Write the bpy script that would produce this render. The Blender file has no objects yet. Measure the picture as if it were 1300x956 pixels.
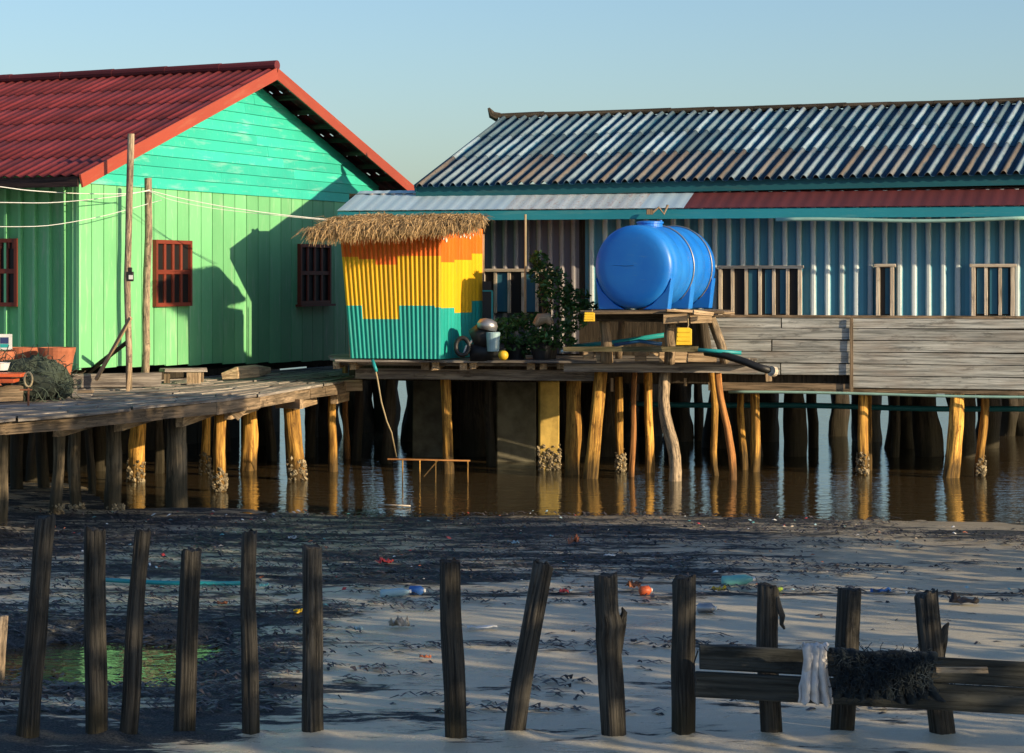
import bpy, math, random
import numpy as np
from mathutils import Vector, noise
random.seed(7)
rng = np.random.default_rng(11)
S = bpy.context.scene
COL = S.collection
V = Vector
F = 3000.0            # focal length in photo pixels
K = F / 2200.0        # depth scale of the survey figures
H = 3.1               # eye height above the water
HY = 350.0            # horizon row of the photo
UP = V((0, 0, 1))

def P(px, py, Z):     # survey point: photo column, row, surveyed depth -> metres
    Z = Z * K
    return V(((px - 650) / F * Z, Z, H - (py - HY) / F * Z))
def Q(px, z, Z):      # survey column, height and depth
    Z = Z * K
    return V(((px - 650) / F * Z, Z, z))
def M2(w, Z):         # pixels -> metres at depth
    return w * Z * K / F

# ------------------------------------------------------------------ materials
class NT:
    def __init__(s, name):
        s.m = bpy.data.materials.new(name); s.m.use_nodes = True
        s.t = s.m.node_tree; s.n = s.t.nodes; s.b = s.n['Principled BSDF']; s.out = s.n['Material Output']
    def new(s, typ, **kw):
        x = s.n.new(typ)
        for k, v in kw.items(): setattr(x, k, v)
        return x
    def link(s, a, b): s.t.links.new(a, b)
    def attr(s, name, out='Vector'): return s.new('ShaderNodeAttribute', attribute_name=name).outputs[out]
    def mapping(s, vec, scale, loc=(0, 0, 0)):
        x = s.new('ShaderNodeMapping'); s.link(vec, x.inputs[0]); x.inputs['Scale'].default_value = scale
        x.inputs['Location'].default_value = loc
        return x.outputs[0]
    def noise(s, vec, scale=1, detail=4, rough=.55, dist=0):
        x = s.new('ShaderNodeTexNoise'); s.link(vec, x.inputs['Vector'])
        x.inputs['Scale'].default_value = scale; x.inputs['Detail'].default_value = detail
        x.inputs['Roughness'].default_value = rough; x.inputs['Distortion'].default_value = dist
        return x.outputs['Fac']
    def rng(s, v, a, b, c=0., d=1.):
        x = s.new('ShaderNodeMapRange'); s.link(v, x.inputs[0])
        for i, q in enumerate((a, b, c, d)): x.inputs[i + 1].default_value = q
        return x.outputs[0]
    def math(s, op, a, b=0.):
        x = s.new('ShaderNodeMath', operation=op)
        for i, q in enumerate((a, b)):
            if isinstance(q, (int, float)): x.inputs[i].default_value = q
            else: s.link(q, x.inputs[i])
        return x.outputs[0]
    def mix(s, f, a, b, blend='MIX'):
        x = s.new('ShaderNodeMix', data_type='RGBA', blend_type=blend)
        for i, q in ((0, f), (6, a), (7, b)):
            if isinstance(q, (int, float)): x.inputs[i].default_value = q
            elif isinstance(q, tuple): x.inputs[i].default_value = (*q[:3], 1)
            else: s.link(q, x.inputs[i])
        return x.outputs[2]
    def bump(s, h, strength=.4, dist=.01):
        x = s.new('ShaderNodeBump'); s.link(h, x.inputs['Height'])
        x.inputs['Strength'].default_value = strength; x.inputs['Distance'].default_value = dist
        s.link(x.outputs[0], s.b.inputs['Normal'])
    def col(s, c):
        if isinstance(c, tuple): s.b.inputs['Base Color'].default_value = (*c, 1)
        else: s.link(c, s.b.inputs['Base Color'])
    def set(s, rough=None, metal=None, spec=None, coat=None):
        if rough is not None: s.b.inputs['Roughness'].default_value = rough
        if metal is not None: s.b.inputs['Metallic'].default_value = metal
        if spec is not None: s.b.inputs['Specular IOR Level'].default_value = spec
        if coat is not None: s.b.inputs['Coat Weight'].default_value = coat
    def vary(s, c, lo=.75, hi=1.2):     # brightness per piece
        g = s.new('ShaderNodeCombineColor')
        v = s.rng(s.attr('rnd', 'Fac'), 0, 1, lo, hi)
        for i in range(3): s.link(v, g.inputs[i])
        return s.mix(1.0, c, g.outputs[0], 'MULTIPLY')

def wood(name, dark, light, lo=.7, hi=1.2, grain=(30, 30, 1.6), bump=.75, rough=.85, foot=None, stain=None):
    n = NT(name); tc = n.attr('tc')
    g = n.noise(n.mapping(tc, grain), 1, 6, .65, .3)
    c = n.mix(n.rng(g, .38, .60), dark, light)
    fl = n.noise(n.mapping(tc, (grain[0] * .35, grain[1] * .35, grain[2] * 2.2)), 1, 5, .7)
    c = n.mix(n.rng(fl, .56, .66, 0, .75), c, tuple(q * .55 for q in dark))
    blot = n.noise(n.mapping(tc, (3, 3, .9)), 1.5, 4)
    c = n.mix(n.rng(blot, .45, .7, 0, .55), c, stain or dark)
    c = n.vary(c, lo, hi)
    if foot:                                    # wet, weed-stained foot of a stilt
        pz = n.new('ShaderNodeSeparateXYZ'); n.link(n.new('ShaderNodeNewGeometry').outputs['Position'], pz.inputs[0])
        e = n.math('ADD', pz.outputs[2], n.rng(blot, .3, .7, -.25, .25))
        c = n.mix(n.rng(e, foot, foot - .25, 0, .8), c, (.035, .03, .018))
    n.col(c); n.set(rough, spec=.25)
    crack = n.noise(n.mapping(tc, (grain[0] * 1.6, grain[1] * 1.6, grain[2] * .5)), 1, 3, .5)
    n.bump(n.math('ADD', g, n.rng(crack, .36, .42, 0, .8)), bump, .012)
    return n.m

def paint(name, color, worn, amount=.35, lo=.85, hi=1.12, rough=.55, bump=.25, streak=(9, 9, 1.2), drip=.25):
    n = NT(name); tc = n.attr('tc')
    g = n.noise(n.mapping(tc, streak), 1, 5, .6)
    f = n.noise(n.mapping(tc, (40, 40, 4)), 1, 4, .6)
    c = n.mix(n.rng(g, .56, .72, 0, amount), color, worn)
    c = n.mix(n.rng(f, .62, .7, 0, amount * .8), c, worn)
    big = n.noise(n.mapping(tc, (1.1, 1.1, .7)), 1, 3)
    c = n.mix(n.rng(big, .4, .7, 0, drip), c, tuple(q * .55 for q in color))
    n.col(n.vary(c, lo, hi)); n.set(rough, spec=.3)
    n.bump(n.math('ADD', g, f), bump, .006)
    return n.m

def plain(name, color, rough=.5, var=.2, scale=6, bump=.1, metal=0., spec=.4, lo=.85, hi=1.1, coat=0.):
    n = NT(name); ob = n.new('ShaderNodeTexCoord').outputs['Object']
    g = n.noise(ob, scale, 5, .6)
    c = n.mix(n.rng(g, .35, .7), color, tuple(q * (1 - var) for q in color))
    n.col(n.vary(c, lo, hi)); n.set(rough, metal, spec, coat); n.bump(g, bump, .01)
    return n.m

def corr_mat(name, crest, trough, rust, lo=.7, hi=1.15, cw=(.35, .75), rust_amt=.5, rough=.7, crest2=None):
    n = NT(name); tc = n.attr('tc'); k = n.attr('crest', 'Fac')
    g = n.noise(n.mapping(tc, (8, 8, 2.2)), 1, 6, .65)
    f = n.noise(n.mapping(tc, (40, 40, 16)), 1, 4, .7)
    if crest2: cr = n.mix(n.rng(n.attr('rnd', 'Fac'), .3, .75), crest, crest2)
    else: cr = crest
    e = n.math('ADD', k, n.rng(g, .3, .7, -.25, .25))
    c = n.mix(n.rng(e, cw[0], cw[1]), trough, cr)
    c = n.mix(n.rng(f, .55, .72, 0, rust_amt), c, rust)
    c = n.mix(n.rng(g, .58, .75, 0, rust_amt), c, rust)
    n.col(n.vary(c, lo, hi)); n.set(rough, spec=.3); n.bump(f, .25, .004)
    return n.m

MT = {}
MT['green'] = paint('lime_green_board_paint', (.20, .57, .26), (.42, .62, .40), .75, .80, 1.10, bump=.5, drip=.3)
MT['mint'] = paint('mint_clapboard_paint', (.04, .52, .39), (.28, .62, .54), .8, .86, 1.08, bump=.5, streak=(1.2, 9, 9))
MT['greenshade'] = MT['green']
MT['batten'] = MT['green']
MT['redpaint'] = paint('oxide_red_trim_paint', (.33, .06, .033), (.42, .18, .10), .3)
MT['brownpaint'] = paint('red_brown_window_paint', (.20, .04, .022), (.3, .1, .06), .3)
MT['darkpanel'] = plain('dark_interior_panel', (.012, .010, .010), .6)  # near-black panel paints the unlit interior behind the bars
MT['redroof'] = corr_mat('red_corrugated_roof', (.25, .036, .038), (.11, .018, .022), (.05, .016, .025), .55, 1.15, rust_amt=.7)
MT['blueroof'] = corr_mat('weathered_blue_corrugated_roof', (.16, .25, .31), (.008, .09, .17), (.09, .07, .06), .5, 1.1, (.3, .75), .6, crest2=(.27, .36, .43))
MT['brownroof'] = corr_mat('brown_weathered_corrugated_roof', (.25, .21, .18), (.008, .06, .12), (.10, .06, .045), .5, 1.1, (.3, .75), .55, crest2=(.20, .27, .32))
MT['galv'] = corr_mat('galvanised_awning_sheet', (.44, .58, .68), (.38, .52, .64), (.35, .20, .14), .9, 1.05, rust_amt=.25, rough=.5)
MT['rusty'] = corr_mat('rust_streaked_awning_sheet', (.48, .55, .60), (.42, .50, .55), (.30, .09, .05), .9, 1.05, rust_amt=1.0, rough=.6)
MT['maroon'] = corr_mat('maroon_awning_sheet', (.125, .03, .033), (.11, .028, .032), (.085, .03, .03), .9, 1.05, rust_amt=.4, rough=.6)
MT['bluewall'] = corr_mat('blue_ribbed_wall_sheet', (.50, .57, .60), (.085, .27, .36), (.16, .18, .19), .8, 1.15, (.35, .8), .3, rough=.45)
MT['greywall'] = corr_mat('grey_violet_ribbed_wall_sheet', (.30, .28, .29), (.12, .12, .15), (.13, .07, .06), .8, 1.15, (.35, .8), .4, rough=.5)
MT['turq'] = paint('turquoise_timber_paint', (.02, .23, .30), (.12, .30, .32), .5)
MT['bluesheet'] = paint('blue_sheet_slat_paint', (.03, .13, .20), (.1, .2, .25), .4)
MT['greyboard'] = wood('silvered_wall_boards', (.22, .23, .22), (.58, .58, .55), .78, 1.12, (26, 26, 1.2), stain=(.36, .30, .25))
MT['cream'] = wood('pale_window_timber', (.42, .34, .26), (.66, .58, .48), .85, 1.1)
MT['deck'] = wood('deck_plank_wood', (.13, .11, .10), (.42, .37, .32), .6, 1.25, (24, 24, 1.1), stain=(.10, .085, .08))
MT['beam'] = wood('weathered_beam_wood', (.10, .075, .05), (.32, .23, .15), .7, 1.25)
MT['beamlit'] = wood('pale_sunlit_timber', (.26, .18, .11), (.55, .40, .25), .8, 1.2)  # paler copy of the beam wood, its colour brightened as if sunlit
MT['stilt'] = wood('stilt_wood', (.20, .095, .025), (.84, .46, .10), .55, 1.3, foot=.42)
MT['stiltmid'] = wood('shade_darkened_stilt_wood', (.05, .042, .03), (.20, .155, .10), .7, 1.2, foot=.5)  # stilt wood darkened to paint in the shade on the left dock poles
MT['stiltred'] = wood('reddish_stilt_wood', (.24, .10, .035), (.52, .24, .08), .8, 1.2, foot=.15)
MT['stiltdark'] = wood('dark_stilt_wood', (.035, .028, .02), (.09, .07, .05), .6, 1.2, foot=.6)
MT['greypole'] = wood('grey_bark_pole', (.12, .095, .07), (.48, .36, .24), .9, 1.1, (40, 40, 5), stain=(.10, .08, .06))
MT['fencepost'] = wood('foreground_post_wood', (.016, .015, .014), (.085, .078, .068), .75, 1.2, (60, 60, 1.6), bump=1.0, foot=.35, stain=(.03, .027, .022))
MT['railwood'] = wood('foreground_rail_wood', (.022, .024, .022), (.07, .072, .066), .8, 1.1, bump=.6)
MT['concrete'] = plain('sunlit_yellow_concrete', (.62, .42, .11), .9, .6, 3, .6)  # yellow of the low sun put into the concrete's own colour
MT['concdark'] = plain('dark_grey_concrete', (.19, .175, .125), .9, .6, 3, .5)  # darker grey version of the pier concrete
MT['oyster'] = plain('oyster_shell', (.42, .33, .20), .7, .7, 25, .6, lo=.25, hi=1.3)
MT['tank'] = plain('blue_tank_plastic', (.008, .17, .66), .38, .12, 2, .05, spec=.45, lo=1, hi=1)
_n = NT('blue_tank_plastic_worn'); _o = _n.new('ShaderNodeTexCoord').outputs['Object']
_a = _n.noise(_o, 1.6, 5, .6); _b = _n.noise(_n.mapping(_o, (3, 3, 26)), 1, 4, .7); _c2 = _n.noise(_o, 45, 3, .7)
_k = _n.mix(_n.rng(_a, .35, .7, 0, .8), (.006, .15, .62), (.02, .22, .66))
_k = _n.mix(_n.rng(_b, .60, .74, 0, .45), _k, (.10, .27, .55)); _k = _n.mix(_n.rng(_c2, .66, .74, 0, .5), _k, (.16, .24, .36))
_n.col(_k); _n.link(_n.rng(_a, .3, .7, .3, .5), _n.b.inputs['Roughness']); _n.bump(_a, .15, .02); MT['tank'] = _n.m
MT['strap'] = plain('steel_strap', (.4, .4, .42), .4, metal=.7)
MT['black'] = plain('black_rubber', (.015, .015, .016), .5)
MT['tealpipe'] = plain('teal_pipe_plastic', (.02, .30, .33), .4)
MT['dteal'] = plain('old_teal_pipe', (.01, .13, .16), .5)
MT['bluepipe'] = plain('blue_pipe_plastic', (.02, .12, .35), .4)
MT['palepipe'] = plain('pale_green_pipe', (.30, .50, .44), .45)
MT['yellow'] = plain('yellow_plastic', (.80, .50, .03), .5)
MT['orange'] = plain('orange_plastic', (.62, .12, .04), .5)
MT['white'] = plain('white_plastic', (.75, .76, .76), .5)
MT['terra'] = plain('terracotta_clay', (.52, .17, .085), .85, .45, 7, .3)
MT['net'] = plain('dark_green_net', (.055, .075, .055), .9, .5, 20, .6, lo=.4, hi=1.6)
MT['bluenet'] = plain('dark_blue_net', (.012, .022, .032), .9, .5, 20, .6, lo=.4, hi=1.6)
MT['cloth'] = plain('white_rag', (.62, .60, .60), .9, .3, 12, .2)
MT['wire'] = plain('white_wire', (.7, .7, .68), .6)
MT['rope'] = plain('pale_rope', (.45, .36, .22), .9)
MT['leaf'] = plain('plant_leaf', (.045, .12, .03), .5, .4, 9, lo=.5, hi=1.7)
MT['ltgreen'] = plain('young_leaf', (.25, .35, .04), .5, .4, 9, lo=.6, hi=1.5)
MT['stem'] = plain('plant_stem', (.20, .15, .09), .8)
MT['straw'] = plain('straw', (.66, .43, .20), .85, .5, 14, lo=.3, hi=1.3)
MT['strawdark'] = plain('packed_straw', (.20, .13, .06), .95, .5, 14, .6)
MT['s_orange'] = paint('orange_sheet_paint', (.80, .15, .01), (.75, .30, .12), .45, .85, 1.08, drip=.3)
MT['s_yellow'] = paint('yellow_sheet_paint', (.84, .46, .01), (.45, .22, .06), .5, .85, 1.08, drip=.3)
MT['s_turq'] = paint('turquoise_sheet_paint', (.015, .38, .33), (.16, .45, .40), .5, .82, 1.08, drip=.35)
MT['s_white'] = plain('white_paint_blots', (.8, .7, .6), .6)
MT['paperb'] = plain('dark_blue_print', (.03, .05, .16), .6)
MT['papert'] = plain('teal_print', (.02, .35, .36), .6)
MT['weed'] = plain('dead_seaweed', (.055, .048, .05), .5, .6, 9, lo=.25, hi=1.9)
MT['rust'] = plain('rust_brown', (.30, .11, .05), .8)
MT['clear'] = plain('pale_blue_bottle', (.35, .52, .58), .25)
MT['red'] = plain('red_wrapper', (.45, .05, .05), .5)
MT['aqua'] = plain('aqua_bottle', (.15, .45, .45), .3)
MT['bluep'] = plain('blue_wrapper', (.04, .14, .42), .5)

# ------------------------------------------------------------------ mesh builder
class MB:
    def __init__(s): s.v, s.f, s.tc, s.r, s.k, s.m = [], [], [], [], [], []; s.smooth = False
    def add(s, vs, fs, tc=None, r=None, k=None, mi=0):
        b = len(s.v); r = random.random() if r is None else r
        off = V((random.uniform(0, 50), random.uniform(0, 50), random.uniform(0, 50)))
        s.v += [tuple(x) for x in vs]; s.f += [tuple(i + b for i in q) for q in fs]; s.m += [mi] * len(fs)
        s.tc += [tuple(V(t) + off) for t in (tc or vs)]; s.r += [r] * len(vs); s.k += list(k) if k is not None else [0.] * len(vs)
    def box(s, c, u, v, w, r=None, mi=0, jit=0.):     # u, v, w: half-extent vectors; w runs along the grain
        vs, tc = [], []
        for a in (-1, 1):
            for b in (-1, 1):
                for e in (-1, 1):
                    p = c + u * a + v * b + w * e
                    if jit: p = p + V([random.uniform(-jit, jit) for _ in range(3)])
                    vs.append(p); tc.append((a * u.length, b * v.length, e * w.length))
        s.add(vs, [(0, 1, 3, 2), (4, 6, 7, 5), (0, 4, 5, 1), (2, 3, 7, 6), (0, 2, 6, 4), (1, 5, 7, 3)], tc, r, mi=mi)
    def beam(s, p0, p1, w, h, up=UP, r=None, mi=0, jit=0.):
        d = (p1 - p0); L = d.length; d = d / L; u = d.cross(up).normalized(); v = u.cross(d).normalized()
        s.box((p0 + p1) / 2, u * w / 2, v * h / 2, d * L / 2, r, mi, jit)
    def tube(s, pts, rad, n=10, lump=0., r=None, mi=0, caps=True, squash=1., groove=0.):
        pts = [V(p) for p in pts]; vs, tc, fs = [], [], []; L = 0; sd = random.uniform(0, 99)
        if not hasattr(rad, '__len__'): rad = [rad] * len(pts)
        ref = None
        for i, p in enumerate(pts):
            d = (pts[min(i + 1, len(pts) - 1)] - pts[max(i - 1, 0)]).normalized()
            if ref is None: ref = (d.cross(V((0, 1, 0))) if abs(d.y) < .9 else d.cross(V((1, 0, 0)))).normalized()
            ref = (ref - d * ref.dot(d)).normalized(); w = d.cross(ref)
            if i: L += (p - pts[i - 1]).length
            for j in range(n):
                a = 2 * math.pi * j / n; rr = rad[i]
                if lump: rr *= 1 + lump * (noise.noise(V((math.cos(a) * 1.3 + sd, math.sin(a) * 1.3, L * 1.6))) + .5 * noise.noise(V((math.cos(a) * 4 + sd, math.sin(a) * 4, L * 2.5))))
                if groove: rr *= 1 - groove * max(0, noise.noise(V((math.cos(a) * 3.2 + sd, math.sin(a) * 3.2 - sd, L * .5))) - .05) * 2.2
                q = ref * math.cos(a) * rr + w * math.sin(a) * rr * squash
                vs.append(p + q); tc.append((math.cos(a) * rr, math.sin(a) * rr, L))
        for i in range(len(pts) - 1):
            for j in range(n):
                k = (j + 1) % n; fs.append((i * n + j, i * n + k, (i + 1) * n + k, (i + 1) * n + j))
        if caps: fs.append(tuple(range(n - 1, -1, -1))); fs.append(tuple((len(pts) - 1) * n + j for j in range(n)))
        s.add(vs, fs, tc, r, mi=mi)
    def lathe(s, c, ax, prof, n=32, mi=0, r=None, a0=0, lump=0):   # prof: (distance along axis, radius)
        ax = ax.normalized(); u = ax.cross(UP if abs(ax.z) < .9 else V((1, 0, 0))).normalized(); w = ax.cross(u)
        vs, fs = [], []
        for i, (t, q) in enumerate(prof):
            for j in range(n):
                a = 2 * math.pi * j / n; qq = q * (1 + lump * noise.noise(V((math.cos(a) * 2, math.sin(a) * 2, t * 5))))
                vs.append(c + ax * t + (u * math.cos(a) + w * math.sin(a)) * qq)
        for i in range(len(prof) - 1):
            for j in range(n): k = (j + 1) % n; fs.append((i * n + j, i * n + k, (i + 1) * n + k, (i + 1) * n + j))
        fs.append(tuple(range(n - 1, -1, -1))); fs.append(tuple((len(prof) - 1) * n + j for j in range(n)))
        s.add(vs, fs, None, r, mi=mi)
    def prism(s, poly, ex, mi=0, r=None, tc=None):      # extrude a flat polygon by the vector ex
        n = len(poly); vs = [V(p) for p in poly] + [V(p) + ex for p in poly]
        fs = [tuple(range(n - 1, -1, -1)), tuple(range(n, 2 * n))] + [(i, (i + 1) % n, (i + 1) % n + n, i + n) for i in range(n)]
        s.add(vs, fs, tc and tc * 2, r, mi=mi)
    def build(s, name, mats, parent=None, origin=None, smooth=False, bevel=0.):
        me = bpy.data.meshes.new(name)
        A = np.array(s.v, dtype=float)
        if parent is not None: o0 = ORG[parent.name]
        elif origin is not None: o0 = V(origin)
        else: o0 = V(((A[:, 0].min() + A[:, 0].max()) / 2, (A[:, 1].min() + A[:, 1].max()) / 2, A[:, 2].min()))
        A = A - np.array(o0)
        me.from_pydata(A.tolist(), [], s.f)
        a = me.attributes.new('tc', 'FLOAT_VECTOR', 'POINT'); a.data.foreach_set('vector', np.array(s.tc, dtype=np.float32).ravel())
        a = me.attributes.new('rnd', 'FLOAT', 'POINT'); a.data.foreach_set('value', np.array(s.r, dtype=np.float32))
        a = me.attributes.new('crest', 'FLOAT', 'POINT'); a.data.foreach_set('value', np.array(s.k, dtype=np.float32))
        for m in (mats if isinstance(mats, (list, tuple)) else [mats]): me.materials.append(MT[m] if isinstance(m, str) else m)
        me.polygons.foreach_set('material_index', s.m)
        if smooth: me.polygons.foreach_set('use_smooth', [True] * len(s.f))
        me.update()
        o = bpy.data.objects.new(name, me); COL.objects.link(o)
        if parent is not None: o.parent = parent
        else: o.location = o0
        ORG[o.name] = o0
        if bevel:
            b = o.modifiers.new('bevel', 'BEVEL'); b.width = bevel; b.segments = 2; b.limit_method = 'ANGLE'
        return o
ORG = {}
def thing(name, label, cat, loc, group=None):
    o = bpy.data.objects.new(name, None); COL.objects.link(o); o.location = loc; ORG[o.name] = V(loc)
    o.empty_display_size = .2; o['label'] = label; o['category'] = cat
    if group: o['group'] = group
    return o
def tag(o, label=None, cat=None, group=None, kind=None):
    if label: o['label'] = label
    if cat: o['category'] = cat
    if group: o['group'] = group
    if kind: o['kind'] = kind
    return o

def corr(mb, O, u, v, ncell, pitch, rows, amp, n, thick=.006, prof='wave', step=.02, skew=0., mi=0, seed=0):
    """corrugated sheet: O corner, u across (unit), v along the ribs (unit), rows = list of (start, end), n = outward"""
    m = 12
    for j, (v0, v1) in enumerate(rows):
        for i in range(ncell):
            top, bot, kk, xs = [], [], [], []
            for q in range(m + 1):
                x = q / m
                if prof == 'wave': h = .5 - .5 * math.cos(2 * math.pi * x)
                elif prof == 'roll': h = max(0., math.sin(math.pi * min(max((x - .2) / .56, 0), 1))) ** .6
                else: h = min(max((.24 - abs(x - .5)) / .10, 0), 1)
                xs.append(x * pitch + i * pitch); top.append(h * amp)
                kk.append(h)
            r = random.random()
            vs, tc, ks = [], [], []
            lift0, lift1 = step, 0.
            for (vv, lift) in ((v0, lift0), (v1, lift1)):
                for q in range(m + 1): vs.append(O + u * xs[q] + v * vv + n * (top[q] + lift)); tc.append((xs[q], 0, vv)); ks.append(kk[q])
            for (vv, lift) in ((v0, lift0), (v1, lift1)):
                for q in range(m + 1): vs.append(O + u * xs[q] + v * vv + n * (top[q] + lift - thick)); tc.append((xs[q], .1, vv)); ks.append(kk[q])
            w = m + 1; fs = []
            for q in range(m):
                fs.append((q, q + 1, w + q + 1, w + q)); fs.append((2 * w + q + 1, 2 * w + q, 3 * w + q, 3 * w + q + 1))
                fs.append((q + 1, q, 2 * w + q, 2 * w + q + 1)); fs.append((w + q, w + q + 1, 3 * w + q + 1, 3 * w + q))
            mb.add(vs, fs, tc, r, ks, mi)

def pole_path(p0, p1, wob=.03, n=9):
    sd = random.uniform(0, 99); out = []
    for i in range(n):
        t = i / (n - 1); p = p0.lerp(p1, t)
        a = wob * math.sin(math.pi * t) if False else wob
        out.append(p + V((a * noise.noise(V((sd, t * 2.2, 0))), a * noise.noise(V((sd, t * 2.2, 9))), 0)))
    return out
def stilt(parent, px0, px1, ztop, Z, wpx, mat='stilt', zbot=-.5, oyster=False, wob=.035, name='stilt', pc=0.):
    """a round driven pole: column px0 at its head, px1 where it meets the water"""
    Zk = Z * K; x0 = (px0 - 650) / F * Zk; x1 = (px1 - 650) / F * Zk
    top = V((x0, Zk, ztop)); foot = V((x1 + (x1 - x0) * (-zbot) / max(ztop, .5), Zk, zbot))
    r = M2(wpx, Z) / 2
    mb = MB(); n = 11
    mb.tube(pole_path(top, foot, wob, n), [r * (.88 + .20 * i / (n - 1)) for i in range(n)], 20, .30, groove=.10)
    o = mb.build(name, mat, parent, smooth=True)
    if oyster:
        ob = MB(); c = V((x1, Zk, 0))
        for i in range(110):
            a = random.uniform(0, 6.28); z = random.betavariate(1.3, 2.0) * .36 * (oyster if oyster is not True else 1)
            q = c + V((math.cos(a), math.sin(a), 0)) * r * 1.05 + V((0, 0, z)) + (top - foot).normalized() * 0
            q.x += (x0 - x1) * z / ztop
            s = random.uniform(.015, .05); nrm = V((math.cos(a), math.sin(a), random.uniform(-.3, .8))).normalized()
            u = nrm.cross(V((random.random(), random.random(), random.random()))).normalized(); w = nrm.cross(u)
            vs = [q + u * s, q + w * s * .7, q - u * s, q - w * s * .7, q + nrm * s * .7, q - nrm * s * .3]
            ob.add(vs, [(0, 1, 4), (1, 2, 4), (2, 3, 4), (3, 0, 4), (1, 0, 5), (2, 1, 5), (3, 2, 5), (0, 3, 5)])
        tag(ob.build('oyster_cluster', 'oyster', o if False else parent), kind=None)
    return o

# ------------------------------------------------------------------ ground
def sm(a, b, x):
    t = min(max((x - a) / (b - a), 0), 1); return t * t * (3 - 2 * t)
def shore(x):      # depth of the waterline
    return (22.3 + 3.0 * sm(-4.9, -6.8, x) + .5 * sm(-1.5, -4, x) - .5 * sm(1.5, 6, x)) * K
def pool(x, y):
    yo = y / K
    return sm(-1.9, -2.8, x + .35 * noise.noise(V((y * .6, 3, 0)))) * sm(15.1, 14.4, yo + .5 * noise.noise(V((x * .8, 7, 0)))) * sm(12.3, 12.9, yo)
POST_FEET = [(q - 650) / F * 15.0 for q in (27, 121, 157, 235, 319, 397, 576, 652, 778, 867, 978, 1069, 1192)]
def ground_z(x, y):
    s = shore(x) + .7 * noise.noise(V((x * .35, 2, 1)))
    d = s - y
    z = .045 * d if d < 0 else .012 * d
    z = max(z, -1.5); z = min(z, .22)
    if y < 11: z += (11 - y) * .02
    z += .012 * noise.noise(V((x * .9, y * .5, 0))) + .006 * noise.noise(V((x * 3, y * 2, 5)))
    z -= .19 * pool(x, y)
    if 14 < y < 16:                    # mud heaped round the feet of the old posts
        for fx in POST_FEET:
            q = (x - fx) ** 2 + (y - 15.0) ** 2
            if q < .3: z += .05 * math.exp(-q / .03) - .02 * math.exp(-q / .10)
    return z
def weed_density(x, y):
    yo = y / K
    if yo > shore(x) / K + .3: return 0
    nearshore = sm(15.9, 17.6, yo) * (1 - .75 * sm(1.0, 5.2, x) * sm(21.2, 19.0, yo)) * (1 - sm(3.2, 6., x) * sm(20.8, 21.6, yo))
    band = math.exp(-((yo - 16.4 - .3 * noise.noise(V((x, 0, 0)))) / .33) ** 2) * .75
    left = sm(-1.0, -2.0, x) * sm(17, 15, yo) * .95
    front = math.exp(-((yo - 13.85 + .05 * x) / .22) ** 2) * .8 * sm(3.4, .8, x)
    low = sm(13.2, 12.2, yo) * .35
    return min(1, max(nearshore * .82, band, left, front, low))
def weed_mask(x, y):
    d = weed_density(x, y)
    if d <= 0: return 0.
    yo = y / K
    n = noise.fractal(V((x * .40, y * .95, 3)), 1.0, 2.1, 4) * .6 + .55 * noise.fractal(V((x * 1.5, y * 4.2, 8)), 1.0, 2.0, 3)
    return sm(.46 - .82 * d, .70 - .82 * d, n + .14)

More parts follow.
